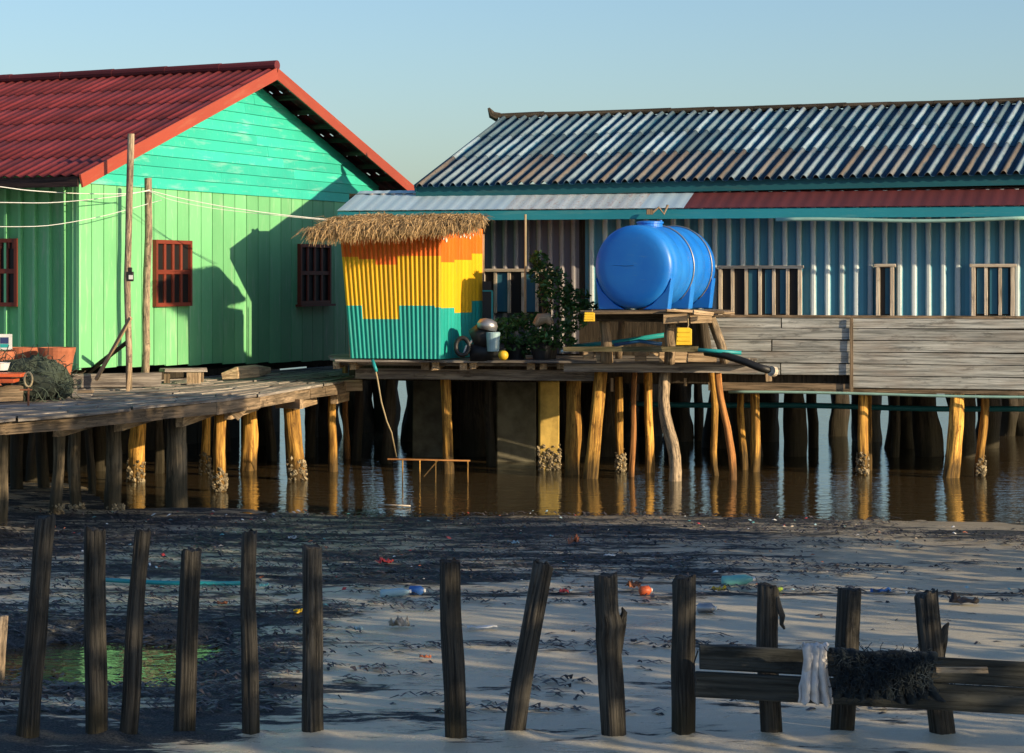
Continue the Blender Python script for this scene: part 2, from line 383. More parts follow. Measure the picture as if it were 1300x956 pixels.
def axis(pts, a, b, st):
    return sorted(set([p for p in pts if p < a - .5 or p > b + .5] + list(np.round(np.arange(a, b + st / 2, st), 4))))
def build_ground():
    X = axis([-900, -300, -100, -40, -20, -12, 12, 20, 40, 100, 300, 900], -8.6, 8.6, .055)
    Y = axis([-200, -60, -20, 0, 6, 10, 45, 60, 90, 150, 300, 1500], 13.5, 38, .075)
    nx, ny = len(X), len(Y)
    co = np.empty((ny, nx, 3), dtype=np.float32); wd = np.zeros((ny, nx), dtype=np.float32)
    for j, y in enumerate(Y):
        for i, x in enumerate(X):
            z = ground_z(x, y)
            w = 0.; dn = 0.
            if 13 < y < 36 and abs(x) < .24 * y + 1.0:
                dn = weed_density(x, y); w = weed_mask(x, y)
                if w > 0: z += w * (.004 + .016 * abs(noise.noise(V((x * 7, y * 7, 1)))))
            co[j, i] = (x, y, z); wd[j, i] = dn
    me = bpy.data.meshes.new('beach_ground')
    idx = np.arange(nx * ny).reshape(ny, nx)
    q = np.stack([idx[:-1, :-1], idx[:-1, 1:], idx[1:, 1:], idx[1:, :-1]], -1).reshape(-1, 4)
    me.from_pydata(co.reshape(-1, 3).tolist(), [], q.tolist())
    a = me.attributes.new('weed', 'FLOAT', 'POINT'); a.data.foreach_set('value', wd.ravel())
    me.polygons.foreach_set('use_smooth', [True] * len(q)); me.update()
    n = NT('muddy_sand'); pos = n.new('ShaderNodeNewGeometry').outputs['Position']
    sx = n.new('ShaderNodeSeparateXYZ'); n.link(pos, sx.inputs[0])
    big = n.noise(pos, .7, 5); fine = n.noise(pos, 60, 4, .7); mid = n.noise(n.mapping(pos, (2.2, 4, 4)), 1, 6, .7)
    sand = n.mix(n.rng(big, .3, .7), (.64, .57, .42), (.52, .47, .36))
    sand = n.mix(n.rng(fine, .35, .75, 0, .25), sand, (.16, .14, .12))
    wetf = n.rng(n.math('ADD', sx.outputs[2], n.rng(mid, .3, .7, -.03, .03)), .10, -.005)
    sand = n.mix(wetf, sand, (.27, .22, .15))
    st1 = n.noise(n.mapping(pos, (.42, 1.35, 1)), 1, 10, .66, .3); st2 = n.noise(n.mapping(pos, (3.0, 9.0, 1), (4, 7, 0)), 1, 6, .7)
    w = n.math('ADD', n.math('MULTIPLY', n.attr('weed', 'Fac'), .24), n.math('ADD', n.math('MULTIPLY', st1, .95), n.math('MULTIPLY', st2, .45)))
    w = n.rng(w, .80, .96, 0, 1)
    w = n.math('MULTIPLY', w, n.rng(n.attr('weed', 'Fac'), .04, .22))
    weedc = n.mix(n.rng(fine, .4, .65), (.018, .024, .030), (.085, .09, .09))
    c = n.mix(n.rng(w, .25, .6), sand, weedc)
    speck = n.noise(n.mapping(pos, (14, 9, 9)), 1, 3, .6)
    c = n.mix(n.rng(speck, .70, .74, 0, .8), c, (.04, .032, .028))
    deep = n.rng(sx.outputs[2], -.05, -.45)
    c = n.mix(deep, c, (.035, .03, .018))
    n.col(c); rg = n.rng(n.math('ADD', mid, n.math('MULTIPLY', big, .6)), .62, .95, .55, .22)
    n.link(n.math('MAXIMUM', rg, n.rng(w, .2, .6, 0, .8)), n.b.inputs['Roughness']); n.link(n.rng(w, .2, .6, .5, .12), n.b.inputs['Specular IOR Level'])
    n.bump(n.math('ADD', fine, n.math('MULTIPLY', mid, 1.6)), .5, .02)
    me.materials.append(n.m)
    o = bpy.data.objects.new('beach_ground', me); COL.objects.link(o); o['kind'] = 'structure'
build_ground()

def build_water():
    me = bpy.data.meshes.new('sea_water'); s = 1500
    me.from_pydata([(-s, 9, 0), (s, 9, 0), (s, 2 * s, 0), (-s, 2 * s, 0)], [], [(0, 1, 2, 3)])
    n = NT('shallow_sea_water'); n.n.remove(n.b)
    pos = n.new('ShaderNodeNewGeometry').outputs['Position']
    fr = n.new('ShaderNodeFresnel'); fr.inputs['IOR'].default_value = 1.33
    gl = n.new('ShaderNodeBsdfGlossy'); gl.inputs['Roughness'].default_value = .03; gl.inputs['Color'].default_value = (.80, .86, .90, 1)
    tr = n.new('ShaderNodeBsdfTransparent'); tr.inputs['Color'].default_value = (.50, .40, .24, 1)
    mx = n.new('ShaderNodeMixShader')
    n1 = n.noise(n.mapping(pos, (1.6, 3.2, 1)), 1.4, 3, .5); n2 = n.noise(n.mapping(pos, (5, 11, 1)), 1.2, 2, .5)
    h = n.math('ADD', n.math('MULTIPLY', n1, 1.0), n.math('MULTIPLY', n2, .35))
    bp = n.new('ShaderNodeBump'); bp.inputs['Strength'].default_value = .28; bp.inputs['Distance'].default_value = .035
    n.link(h, bp.inputs['Height'])
    for x in (fr, gl): n.link(bp.outputs[0], x.inputs['Normal'])
    df = n.new('ShaderNodeBsdfDiffuse'); df.inputs['Color'].default_value = (.13, .09, .045, 1); m0 = n.new('ShaderNodeMixShader'); m0.inputs[0].default_value = .5
    n.link(tr.outputs[0], m0.inputs[1]); n.link(df.outputs[0], m0.inputs[2])
    n.link(fr.outputs[0], mx.inputs[0]); n.link(m0.outputs[0], mx.inputs[1]); n.link(gl.outputs[0], mx.inputs[2])
    n.link(mx.outputs[0], n.out.inputs['Surface'])
    me.materials.append(n.m)
    o = bpy.data.objects.new('sea_water', me); COL.objects.link(o); o['kind'] = 'structure'
build_water()

def ground_at(px, py):      # the spot on the beach seen at a photo pixel (used to survey litter positions)
    z = 0.
    for _ in range(4):
        Zk = F * (H - z) / (py - HY); x = (px - 650) / F * Zk; z = ground_z(x, Zk)
    return V((x, Zk, z))

# dead seaweed strewn over the beach
def build_weed():
    mb_v, mb_f, mb_r = [], [], []
    n = 0
    tries = 0
    while n < 11000 and tries < 260000:
        tries += 1
        yo = random.uniform(11.5, 22.6); y = yo * K; x = random.uniform(-.225 * y - .3, .225 * y + .3)
        m = weed_mask(x, y)
        if random.random() > m * .9 + .012: continue
        z = ground_z(x, y) + (.03 * m)
        if z < -.03: continue
        a = random.gauss(0, .5); L = random.uniform(.03, .13) * (1 if random.random() < .93 else 2); w = random.uniform(.006, .022)
        d = V((math.cos(a), math.sin(a), 0)); s = V((-d.y, d.x, 0)); hgt = random.uniform(.002, .022)
        p = V((x, y, z))
        k = len(mb_v)
        tw = random.uniform(-.02, .02)
        mb_v += [p - d * L / 2 - s * w, p - d * L / 2 + s * w, p + V((0, 0, hgt)) + s * (w + tw), p + V((0, 0, hgt * .8)) - s * (w - tw), p + d * L / 2 + s * w * .5 - V((0, 0, .01)), p + d * L / 2 - s * w * .5 - V((0, 0, .01))]
        mb_f += [(k, k + 1, k + 2, k + 3), (k + 3, k + 2, k + 4, k + 5)]
        mb_r += [random.random() ** 2] * 6
        n += 1
    me = bpy.data.meshes.new('seaweed'); me.from_pydata([tuple(v) for v in mb_v], [], mb_f)
    at = me.attributes.new('rnd', 'FLOAT', 'POINT'); at.data.foreach_set('value', mb_r)
    me.materials.append(MT['weed']); me.update()
    o = bpy.data.objects.new('seaweed', me); COL.objects.link(o); o['kind'] = 'stuff'
    tag(o, 'dark dead seaweed strewn across the wet grey sand', 'seaweed')
build_weed()

# ------------------------------------------------------------------ green house
C0 = V((-6.34, 25.4 * K, 0)); g = V((.433, .9 * K, 0)).normalized(); d = V((-.88, .475, 0)).normalized()
gn = V((g.y, -g.x, 0)); sn = V((-d.y, d.x, 0)); sn = sn if sn.y < 0 else -sn
WG = 8.71 * V((.433, .9 * K, 0)).length; DG = 15.0
def on_line(O, dr, px):
    k = (px - 650) / F; return (k * O.y - O.x) / (dr.x - k * dr.y)
def z_at(p, py): return H - (py - HY) / F * p.y
house = thing('green_house', 'lime green timber house with mint gable and red corrugated roof', 'house', C0 + V((0, 0, 1.5)))
OV, EL, ER = .54, .85, .85
ZL, ZR, ZP = 4.55, 4.74, 6.60
tm = WG / 2
def roof_z(t):      # underside of the roof over gable coordinate t
    if t <= tm: return ZL + (ZP - ZL) * (t + EL) / (tm + EL) - .16
    return ZR + (ZP - ZR) * (WG + ER - t) / (WG + ER - tm) - .16
def base_z(t): return 1.75 - .25 * t / WG
zc = 4.46
# backing walls
mb = MB()
poly = [C0 - gn * .12 + V((0, 0, base_z(0) + .03)), C0 - gn * .12 + g * WG + V((0, 0, base_z(WG) + .03)), C0 - gn * .12 + g * WG + V((0, 0, roof_z(WG))), C0 - gn * .12 + g * tm + V((0, 0, roof_z(tm))), C0 - gn * .12 + V((0, 0, roof_z(0)))]
mb.prism(poly, gn * .09)
mb.box(C0 + d * DG / 2 - sn * .09 + V((0, 0, (1.78 + roof_z(0)) / 2)), d * (DG / 2 - .1), sn * .04, V((0, 0, (roof_z(0) - 1.78) / 2)))
mb.box(C0 + g * WG + d * DG / 2 + sn * .09 + V((0, 0, (1.6 + roof_z(WG)) / 2)), d * (DG / 2 - .1), sn * .04, V((0, 0, (roof_z(WG) - 1.6) / 2)))
mb.box(C0 + d * DG + g * WG / 2 + V((0, 0, 3)), g * WG / 2, gn * .05, V((0, 0, 1.4)))
mb.build('wall', 'green', house)
# vertical boards of the gable end
mb = MB(); t = 0.
while t < WG - .05:
    w = min(random.uniform(.34, .40) + .14 * t / WG, WG - t); zb = base_z(t + w / 2) + random.uniform(-.015, .015)
    mb.box(C0 + g * (t + w / 2) - gn * (.012 - random.uniform(0, .004)) + V((0, 0, (zb + zc) / 2)), g * (w / 2 - .013), gn * .016, V((0, 0, (zc - zb) / 2)), jit=.002)
    t += w
mb.build('gable_boards', 'green', house)
# side wall boards and battens
mb = MB(); t = 0.
while t < DG:
    w = .27
    mb.box(C0 + d * (t + w / 2) - sn * .03 + V((0, 0, (1.72 + roof_z(0) - .02) / 2)), d * (w / 2 - .004), sn * .016, V((0, 0, (roof_z(0) - .02 - 1.72) / 2)), jit=.002)
    if t > 0: mb.box(C0 + d * t + sn * .022 + V((0, 0, (1.72 + roof_z(0) - .03) / 2)), d * .022, sn * .040, V((0, 0, (roof_z(0) - .03 - 1.72) / 2)))
    t += w
mb.box(C0 + d * .02 + sn * 0. + V((0, 0, (1.72 + zc) / 2)), d * .03, sn * .02, V((0, 0, (zc - 1.72) / 2)))
mb.build('side_boards', 'green', house)
# clapboards in the gable
mb = MB(); z = zc; i = 0
while z < roof_z(tm) - .05:
    z1 = z + .172
    def tl(zz):
        return max(0, (zz + .16 - ZL) / (ZP - ZL) * (tm + EL) - EL), min(WG, WG + ER - (zz + .16 - ZR) / (ZP - ZR) * (WG + ER - tm))
    a0, a1 = tl(z); b0, b1 = tl(min(z1, roof_z(tm) - .01)); z1 = min(z1, roof_z(tm) - .01)
    cuts = [a0, a0 + (a1 - a0) * random.uniform(.35, .65), a1]
    for q in range(2):
        l0, l1 = cuts[q], cuts[q + 1] - .004
        u0 = max(l0, b0) if q == 0 else l0; u1 = min(l1, b1) if q == 1 else l1
        if u1 <= u0 + .02: u0 = u1 = (u0 + u1) / 2; u1 += .01
        dz = .03 + random.uniform(0, .006)
        vs = [C0 + g * l0 + gn * dz + V((0, 0, z)), C0 + g * l1 + gn * dz + V((0, 0, z)), C0 + g * u1 + gn * .008 + V((0, 0, z1 + .004)), C0 + g * u0 + gn * .008 + V((0, 0, z1 + .004)),
              C0 + g * l0 - gn * .02 + V((0, 0, z)), C0 + g * l1 - gn * .02 + V((0, 0, z)), C0 + g * u1 - gn * .02 + V((0, 0, z1 + .004)), C0 + g * u0 - gn * .02 + V((0, 0, z1 + .004))]
        tcs = [((p - C0).dot(g), (p - C0).dot(gn), p.z) for p in vs]
        mb.add(vs, [(0, 1, 2, 3), (5, 4, 7, 6), (4, 5, 1, 0), (1, 5, 6, 2), (3, 2, 6, 7), (4, 0, 3, 7)], tcs)
    z += .172; i += 1
mb.build('gable_clapboards', 'mint', house)
# roof
Lroof = DG + 1.0
R0 = C0 - d * OV - g * EL; R0.z = ZL; Rp = C0 - d * OV + g * tm; Rp.z = ZP; R1 = C0 - d * OV + g * (WG + ER); R1.z = ZR
vl = (Rp - R0); Ll = vl.length; vl.normalize(); nl = d.cross(vl).normalized(); nl = nl if nl.z > 0 else -nl
vr = (Rp - R1); Lr = vr.length; vr.normalize(); nr = d.cross(vr).normalized(); nr = nr if nr.z > 0 else -nr
mb = MB()
nrow = 6; rl = Ll / nrow
pitch = .205; nc = int(Lroof / pitch)
corr(mb, R0 - nl * .035, d, vl, nc, pitch, [(j * rl - (.10 if j else .05), (j + 1) * rl) for j in range(nrow)], .036, nl, prof='wave', step=.010)
corr(mb, R1 - nr * .035, d, vr, nc, pitch, [(j * Lr / nrow - .08, (j + 1) * Lr / nrow) for j in range(nrow)], .055, nr, prof='wave', step=.03)
roof = mb.build('roof', 'redroof', house, smooth=True)
mb = MB()
for j in range(14):
    a = Rp + d * (j * Lroof / 14 - .04) + V((0, 0, .035)); b = Rp + d * ((j + 1) * Lroof / 14) + V((0, 0, .03))
    mb.tube([a, b], [.085, .08], 12, .05)
mb.build('ridge_cap', 'redroof', roof)
mb = MB()
for (A, B, nn, s) in ((R0, Rp, nl, 1), (Rp, R1, nr, 1)):
    A2 = A - d * .03 - V((0, 0, .105)); B2 = B - d * .03 - V((0, 0, .105))
    mb.beam(A2, B2, .03, .19, nn)
mb.build('bargeboard', 'redpaint', house)
mb = MB()
mb.beam(R0 - V((0, 0, .11)) + d * .02, R0 - V((0, 0, .11)) + d * Lroof, .03, .15)
mb.build('eaves_board', wood('dark_eaves_wood', (.03, .02, .018), (.09, .05, .045)), house)
mb = MB()          # purlin ends and soffit laths under the overhang
for j in range(9):
    q = j / 9 + .05
    for (A, B) in ((R0, Rp), (R1, Rp)):
        p = A.lerp(B, q) - V((0, 0, .10)); mb = MB(); mb.beam(p - d * -.02, p + d * (OV + .05), .05, .08); mb.build('purlin_end', 'stiltdark', house)
mb = MB(); mb.box(C0 + g * WG / 2 + d * DG / 2 + V((0, 0, 1.52)), g * (WG / 2 - .05), d * (DG / 2 - .1), V((0, 0, .05)))
mb.build('floor_deck', 'stiltdark', house)

def grid_window(parent, O, u, n, w, h, cols, midrail=True, arch=False, name='window', sill=True, fm='brownpaint'):
    """barred shutter window; O = lower left corner on the wall face"""
    c = O + u * w / 2 + V((0, 0, h / 2)); mb = MB()
    mb.box(c + n * .012, u * (w / 2 - .02), n * .010, V((0, 0, h / 2 - .02)))
    o = mb.build(name, 'darkpanel', parent)
    mb = MB(); fw = .06
    for s in (-1, 1):
        mb.box(c + u * s * (w / 2 - fw / 2) + n * .035, u * fw / 2, n * .035, V((0, 0, h / 2)))
        mb.box(c + V((0, 0, s * (h / 2 - fw / 2))) + n * .033, V((0, 0, fw / 2)), n * .033, u * (w / 2 - fw))
    mb.build('frame', fm, o)
    mb = MB(); iw = w - 2 * fw
    bw = .045 if w < 1.2 else .07
    for k in range(1, cols): mb.box(c + u * (-iw / 2 + iw * k / cols) + n * .036, u * bw / 2, n * .012, V((0, 0, h / 2 - fw)))
    if midrail: mb.box(c + V((0, 0, .02)) + n * .04, V((0, 0, .035)), n * .014, u * iw / 2)
    if arch:
        for k in range(cols):
            x0 = -iw / 2 + iw * (k + .5) / cols
            for q in (-1, 1): mb.box(c + u * (x0 + q * iw / cols * .36) + V((0, 0, h / 2 - fw - .04)) + n * .038, u * .03, n * .01, V((0, 0, .05)))
    mb.build('bars', fm, o)
    if sill:
        mb = MB(); mb.box(c - V((0, 0, h / 2 + .02)) + n * .06, V((0, 0, .02)), n * .06, u * (w / 2 + .08)); mb.build('sill', fm, o)
    return o
def gable_window(pa, pb, ya, yb, cols, **kw):
    ta, tb = on_line(C0, g, pa), on_line(C0, g, pb); p = C0 + g * ta
    z0, z1 = z_at(C0 + g * (ta + tb) / 2, yb), z_at(C0 + g * (ta + tb) / 2, ya)
    O = C0 + g * ta + gn * .006; O.z = z0
    return grid_window(house, O, g, gn, tb - ta, z1 - z0, cols, **kw)
gable_window(193, 239, 305, 389, 4, sill=False)
tag(gable_window(377, 416, 310, 386, 4), 'shaded window with a projecting dark sill')
for (pa, pb) in ((26, -22),):
    ta, tb = on_line(C0, d, pa), on_line(C0, d, pb); O = C0 + d * tb + sn * .0; pm = C0 + d * (ta + tb) / 2
    O.z = z_at(pm, 389)
    grid_window(house, O + sn * .012, -d, sn, tb - ta, z_at(pm, 303) - O.z, 4, arch=True, sill=False)
# house stilts
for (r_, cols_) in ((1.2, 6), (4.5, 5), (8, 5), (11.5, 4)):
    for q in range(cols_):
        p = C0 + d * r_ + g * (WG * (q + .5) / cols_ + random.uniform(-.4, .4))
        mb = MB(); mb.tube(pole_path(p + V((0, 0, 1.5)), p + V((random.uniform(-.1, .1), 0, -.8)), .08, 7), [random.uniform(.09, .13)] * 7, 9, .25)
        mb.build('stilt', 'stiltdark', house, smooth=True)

t = -.2; mb = MB()  # dark boards added under the floor to stand in for deep shade
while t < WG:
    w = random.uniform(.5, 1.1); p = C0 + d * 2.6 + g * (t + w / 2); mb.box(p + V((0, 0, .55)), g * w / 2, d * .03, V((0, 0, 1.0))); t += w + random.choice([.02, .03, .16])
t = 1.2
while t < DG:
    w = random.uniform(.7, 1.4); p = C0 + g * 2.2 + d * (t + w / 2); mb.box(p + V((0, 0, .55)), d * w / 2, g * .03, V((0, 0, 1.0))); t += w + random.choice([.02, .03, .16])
mb.build('added_dark_skirt', 'stiltdark', house)

# ------------------------------------------------------------------ blue long house
W0 = V((-2.7, 28.5 * K, 0)); Ld = V((.979, -.204 * K, 0)).normalized(); Ln = V((Ld.y, -Ld.x, 0)); Ln = Ln if Ln.y < 0 else -Ln
LEN = 14.5
lh = thing('stilt_house', 'long blue ribbed metal house under a weathered blue corrugated roof', 'house', W0 + V((0, 0, 1.3)))
def wall_s(px, off=0.): return on_line(W0 + Ln * off, Ld, px)
def wall_p(px, off=0.): return W0 + Ln * off + Ld * wall_s(px, off)
zs = z_at(wall_p(1100), 402); zt = 4.45
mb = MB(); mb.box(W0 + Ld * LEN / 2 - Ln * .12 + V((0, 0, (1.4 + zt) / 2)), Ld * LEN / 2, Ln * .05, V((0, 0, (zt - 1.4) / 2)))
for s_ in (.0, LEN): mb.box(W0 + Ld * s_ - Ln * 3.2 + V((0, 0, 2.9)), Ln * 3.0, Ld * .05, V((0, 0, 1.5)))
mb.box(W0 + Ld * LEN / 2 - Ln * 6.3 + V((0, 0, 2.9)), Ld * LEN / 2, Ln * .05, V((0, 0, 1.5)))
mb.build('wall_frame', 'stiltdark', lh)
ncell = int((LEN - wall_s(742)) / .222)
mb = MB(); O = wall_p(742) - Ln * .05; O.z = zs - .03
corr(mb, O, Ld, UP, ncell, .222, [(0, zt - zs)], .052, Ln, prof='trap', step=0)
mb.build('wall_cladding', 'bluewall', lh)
mb = MB(); O = W0 + Ld * .3 - Ln * .05; O.z = 1.85
corr(mb, O, Ld, UP, int((wall_s(742) - .3) / .19), .19, [(0, zt - 1.85)], .04, Ln, prof='trap', step=0)
tag(mb.build('wall_cladding', 'greywall', lh), 'grey violet ribbed sheet behind the plants')
# silvered boards of the lower wall
mb = MB(); sA, sB, sC = wall_s(900), wall_s(1081), LEN
for (a, b, rows_) in ((sA, sB, 5), (sB, sC, 6)):
    for j in range(rows_):
        z1 = zs - j * .183; cut = [a, b] if j % 2 else [a, a + (b - a) * random.uniform(.4, .7), b]
        for q in range(len(cut) - 1):
            p0 = W0 + Ld * (cut[q] + .01) + Ln * (.07 + .012 * (j % 2) + random.uniform(0, .006)); p1 = W0 + Ld * (cut[q + 1] - .01) + Ln * (.07 + .012 * (j % 2) + random.uniform(0, .006))
            dz = random.uniform(-.012, .012); p0.z = z1 - .09; p1.z = z1 - .09 + dz
            mb.beam(p0, p1, .028, .170 + random.uniform(-.006, .004), jit=.003)
mb.build('board_skirt', 'greyboard', lh)
mb = MB(); mb.box(W0 + Ld * (sA + 2.5) - Ln * .0 + V((0, 0, zs + .0)), Ld * 0 + UP * .02, Ln * .10, Ld * 2.5)
mb.beam(wall_p(1081, .13) + V((0, 0, 1.3)), wall_p(1081, .13) + V((0, 0, zs - .02)), .05, .02, Ln)
mb.build('sill_rail', 'beam', lh)
# floor beams
mb = MB()
p0 = wall_p(900, .02); p1 = W0 + Ld * LEN + Ln * .02; p0.z = p1.z = 1.36; mb.beam(p0, p1, .10, .13)
mb.build('floor_beam', 'beam', lh)
mb = MB(); mb.box(W0 + Ld * LEN / 2 - Ln * 3.3 + V((0, 0, 1.42)), Ld * LEN / 2, Ln * 3.0, V((0, 0, .05))); mb.build('floor_deck', 'stiltdark', lh)
# fascia, awning, gutter
ao = .82
zaw = 4.14
pR = wall_p(1300, ao)
def aw(px, off, z): p = wall_p(px, off); p.z = z; return p
inner_z = 4.46
va = (V((0, 0, inner_z - zaw)) - Ln * 1.0); va_l = va.length; va_u = va.normalized(); na = Ld.cross(va_u); na = na if na.z > 0 else -na
def awn(sa, sb, mat, label, amp=.004, pitch=.20, run=va_l):
    mb = MB(); O = W0 + Ln * ao + Ld * sa; O.z = zaw + .01
    corr(mb, O, Ld, va_u, max(1, round((sb - sa) / pitch)), (sb - sa) / max(1, round((sb - sa) / pitch)), [(0, run)], amp, na, prof='wave', step=0, thick=.008)
    return tag(mb.build('awning_sheet', mat, lh), label)
s0 = on_line(W0 + Ln * ao, Ld, 428)
awn(s0, wall_s(640, ao), 'galv', 'pale galvanised sheet at the left end', run=va_l * 1.1)
awn(wall_s(640, ao), wall_s(812, ao), 'rusty', 'pale sheet streaked with rust')
awn(wall_s(812, ao), wall_s(868, ao), 'galv', 'narrow pale unrusted sheet')
awn(wall_s(868, ao), LEN + .3, 'maroon', 'long maroon painted sheet')
mb = MB(); p0 = W0 + Ln * (ao - .04) + Ld * s0; p1 = W0 + Ln * (ao - .04) + Ld * LEN; p0.z = p1.z = zaw - .085; mb.beam(p0, p1, .03, .15)
for k in range(12):
    q = W0 + Ld * (s0 + .3 + k * 1.2); a = q + Ln * (ao - .07); b = q + Ln * .0; a.z = zaw - .06; b.z = inner_z - .12; mb.beam(a, b, .05, .08)
mb.build('awning_edge_board', 'turq', lh)
mb = MB(); pts = [wall_p(x, ao + .05) + V((0, 0, zaw - .20 + .02 * math.sin(x * .02))) for x in range(985, 1330, 25)]
mb.tube(pts, .028, 8); mb.build('gutter_pipe', 'palepipe', lh, smooth=True)
# main roof
eo = .10; sl = on_line(W0 + Ln * eo, Ld, 527)
E0 = W0 + Ln * eo + Ld * sl; E0.z = 4.54
rd = V((1.36, 3.4, 0)) ; rl_ = rd.length; rv = V((1.36, 3.4, 1.33)); rvL = rv.length; rvu = rv.normalized()
Lr_s = Ld.copy(); Lr_s.z = .010
rn = Lr_s.cross(rvu).normalized(); rn = rn if rn.z > 0 else -rn
npitch = .19; nribs = int((LEN + .4 - sl) / npitch)
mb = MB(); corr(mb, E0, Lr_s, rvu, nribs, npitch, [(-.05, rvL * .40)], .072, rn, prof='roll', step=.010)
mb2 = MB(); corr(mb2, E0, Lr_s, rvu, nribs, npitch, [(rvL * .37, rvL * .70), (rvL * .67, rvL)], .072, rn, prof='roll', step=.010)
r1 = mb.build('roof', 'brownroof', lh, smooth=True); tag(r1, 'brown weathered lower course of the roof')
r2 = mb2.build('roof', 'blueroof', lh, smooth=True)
mb = MB(); T0 = E0 + rv; T1 = T0 + Lr_s * (nribs * npitch)
bk = V((1.36, 3.4, -1.45))
for j in range(18):
    a = T0.lerp(T1, j / 18) + V((0, 0, .05)); b = T0.lerp(T1, (j + 1) / 18 + .004) + V((0, 0, .055 + random.uniform(-.012, .012)))
    mb.tube([a, b], [.055, .05], 8, .1)
mb.tube([T0 + V((-.02, 0, .03)), T0 + V((-.14, 0, .08)), T0 + V((-.2, 0, .2))], [.09, .07, .02], 6)
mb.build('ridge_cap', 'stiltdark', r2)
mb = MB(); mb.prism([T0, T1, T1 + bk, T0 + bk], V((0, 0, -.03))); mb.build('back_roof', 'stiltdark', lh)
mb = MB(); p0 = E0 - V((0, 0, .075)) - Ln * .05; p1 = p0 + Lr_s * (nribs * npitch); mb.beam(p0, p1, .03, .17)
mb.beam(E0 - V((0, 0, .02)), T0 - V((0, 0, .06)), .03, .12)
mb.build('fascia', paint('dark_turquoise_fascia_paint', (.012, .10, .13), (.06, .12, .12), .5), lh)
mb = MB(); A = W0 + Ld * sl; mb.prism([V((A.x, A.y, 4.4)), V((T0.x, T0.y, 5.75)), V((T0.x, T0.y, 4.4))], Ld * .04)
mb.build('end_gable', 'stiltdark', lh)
# barred windows
def bar_window(pa, pb, ya, yb, bars, label=None, blue=()):
    sa, sb = wall_s(pa, .03), wall_s(pb, .03); pm = W0 + Ld * (sa + sb) / 2; z0, z1 = z_at(pm, yb), z_at(pm, ya); z0 = max(z0, zs + .01)
    w, h = sb - sa, z1 - z0; c = W0 + Ld * (sa + sb) / 2 + Ln * .015; c.z = (z0 + z1) / 2
    mb = MB(); mb.box(c + Ln * .004, Ld * (w / 2 - .01), Ln * .012, V((0, 0, h / 2 - .01)))
    o = mb.build('window', 'darkpanel', lh)
    if blue:
        mb = MB()
        for (a, b) in blue: mb.box(c + Ln * .022 + Ld * (-w / 2 + w * (a + b) / 2), Ld * (w * (b - a) / 2), Ln * .004, V((0, 0, h / 2 - .03)), mi=0)
        mb.build('shutter_slat', 'bluesheet', o)
    mb = MB()
    for s in (-1, 1): mb.box(c + Ld * s * (w / 2 - .025) + Ln * .045, Ld * .028, Ln * .028, V((0, 0, h / 2)))
    mb.box(c + V((0, 0, h / 2 + .012)) + Ln * .047, V((0, 0, .024)), Ln * .032, Ld * (w / 2 + .03))
    mb.build('frame', 'cream', o)
    mb = MB()
    for k in range(1, bars + 1): mb.box(c + Ld * (-w / 2 + w * k / (bars + 1)) + Ln * .04, Ld * .024, Ln * .018, V((0, 0, h / 2 - .01)))
    if bars: mb.build('bars', 'cream', o)
    if label: tag(o, label)
    return o
bar_window(913, 1018, 340, 401, 5, 'wide window with five pale upright bars', blue=((.36, .46), (.56, .64), (.74, .84)))
bar_window(1113, 1135, 338, 401, 0, 'narrow unbarred window slot', blue=((.5, .95),))
bar_window(1234, 1288, 338, 401, 2, 'small window with two pale bars', blue=((.12, .3), (.42, .6), (.7, .85)))
bar_window(612, 700, 344, 398, 4, 'shaded window behind the plants', blue=((.18, .38), (.62, .8)))
# stilts: rear rows darkened to stand in for shade, crowded against bright water
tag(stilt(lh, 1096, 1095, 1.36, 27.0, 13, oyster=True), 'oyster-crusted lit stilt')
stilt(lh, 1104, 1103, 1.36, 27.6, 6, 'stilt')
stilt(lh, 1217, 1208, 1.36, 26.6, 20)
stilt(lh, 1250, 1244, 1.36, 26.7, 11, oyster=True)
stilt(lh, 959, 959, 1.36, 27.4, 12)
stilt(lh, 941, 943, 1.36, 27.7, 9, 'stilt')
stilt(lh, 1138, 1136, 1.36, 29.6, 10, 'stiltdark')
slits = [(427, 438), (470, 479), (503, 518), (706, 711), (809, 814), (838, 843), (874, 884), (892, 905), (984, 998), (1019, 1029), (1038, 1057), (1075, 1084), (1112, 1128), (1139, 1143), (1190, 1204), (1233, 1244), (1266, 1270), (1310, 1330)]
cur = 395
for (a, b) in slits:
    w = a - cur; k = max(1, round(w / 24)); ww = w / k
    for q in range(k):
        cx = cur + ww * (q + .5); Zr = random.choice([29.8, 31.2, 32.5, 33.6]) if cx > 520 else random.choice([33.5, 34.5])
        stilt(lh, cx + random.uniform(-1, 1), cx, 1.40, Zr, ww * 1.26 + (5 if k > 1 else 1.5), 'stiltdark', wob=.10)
    cur = b
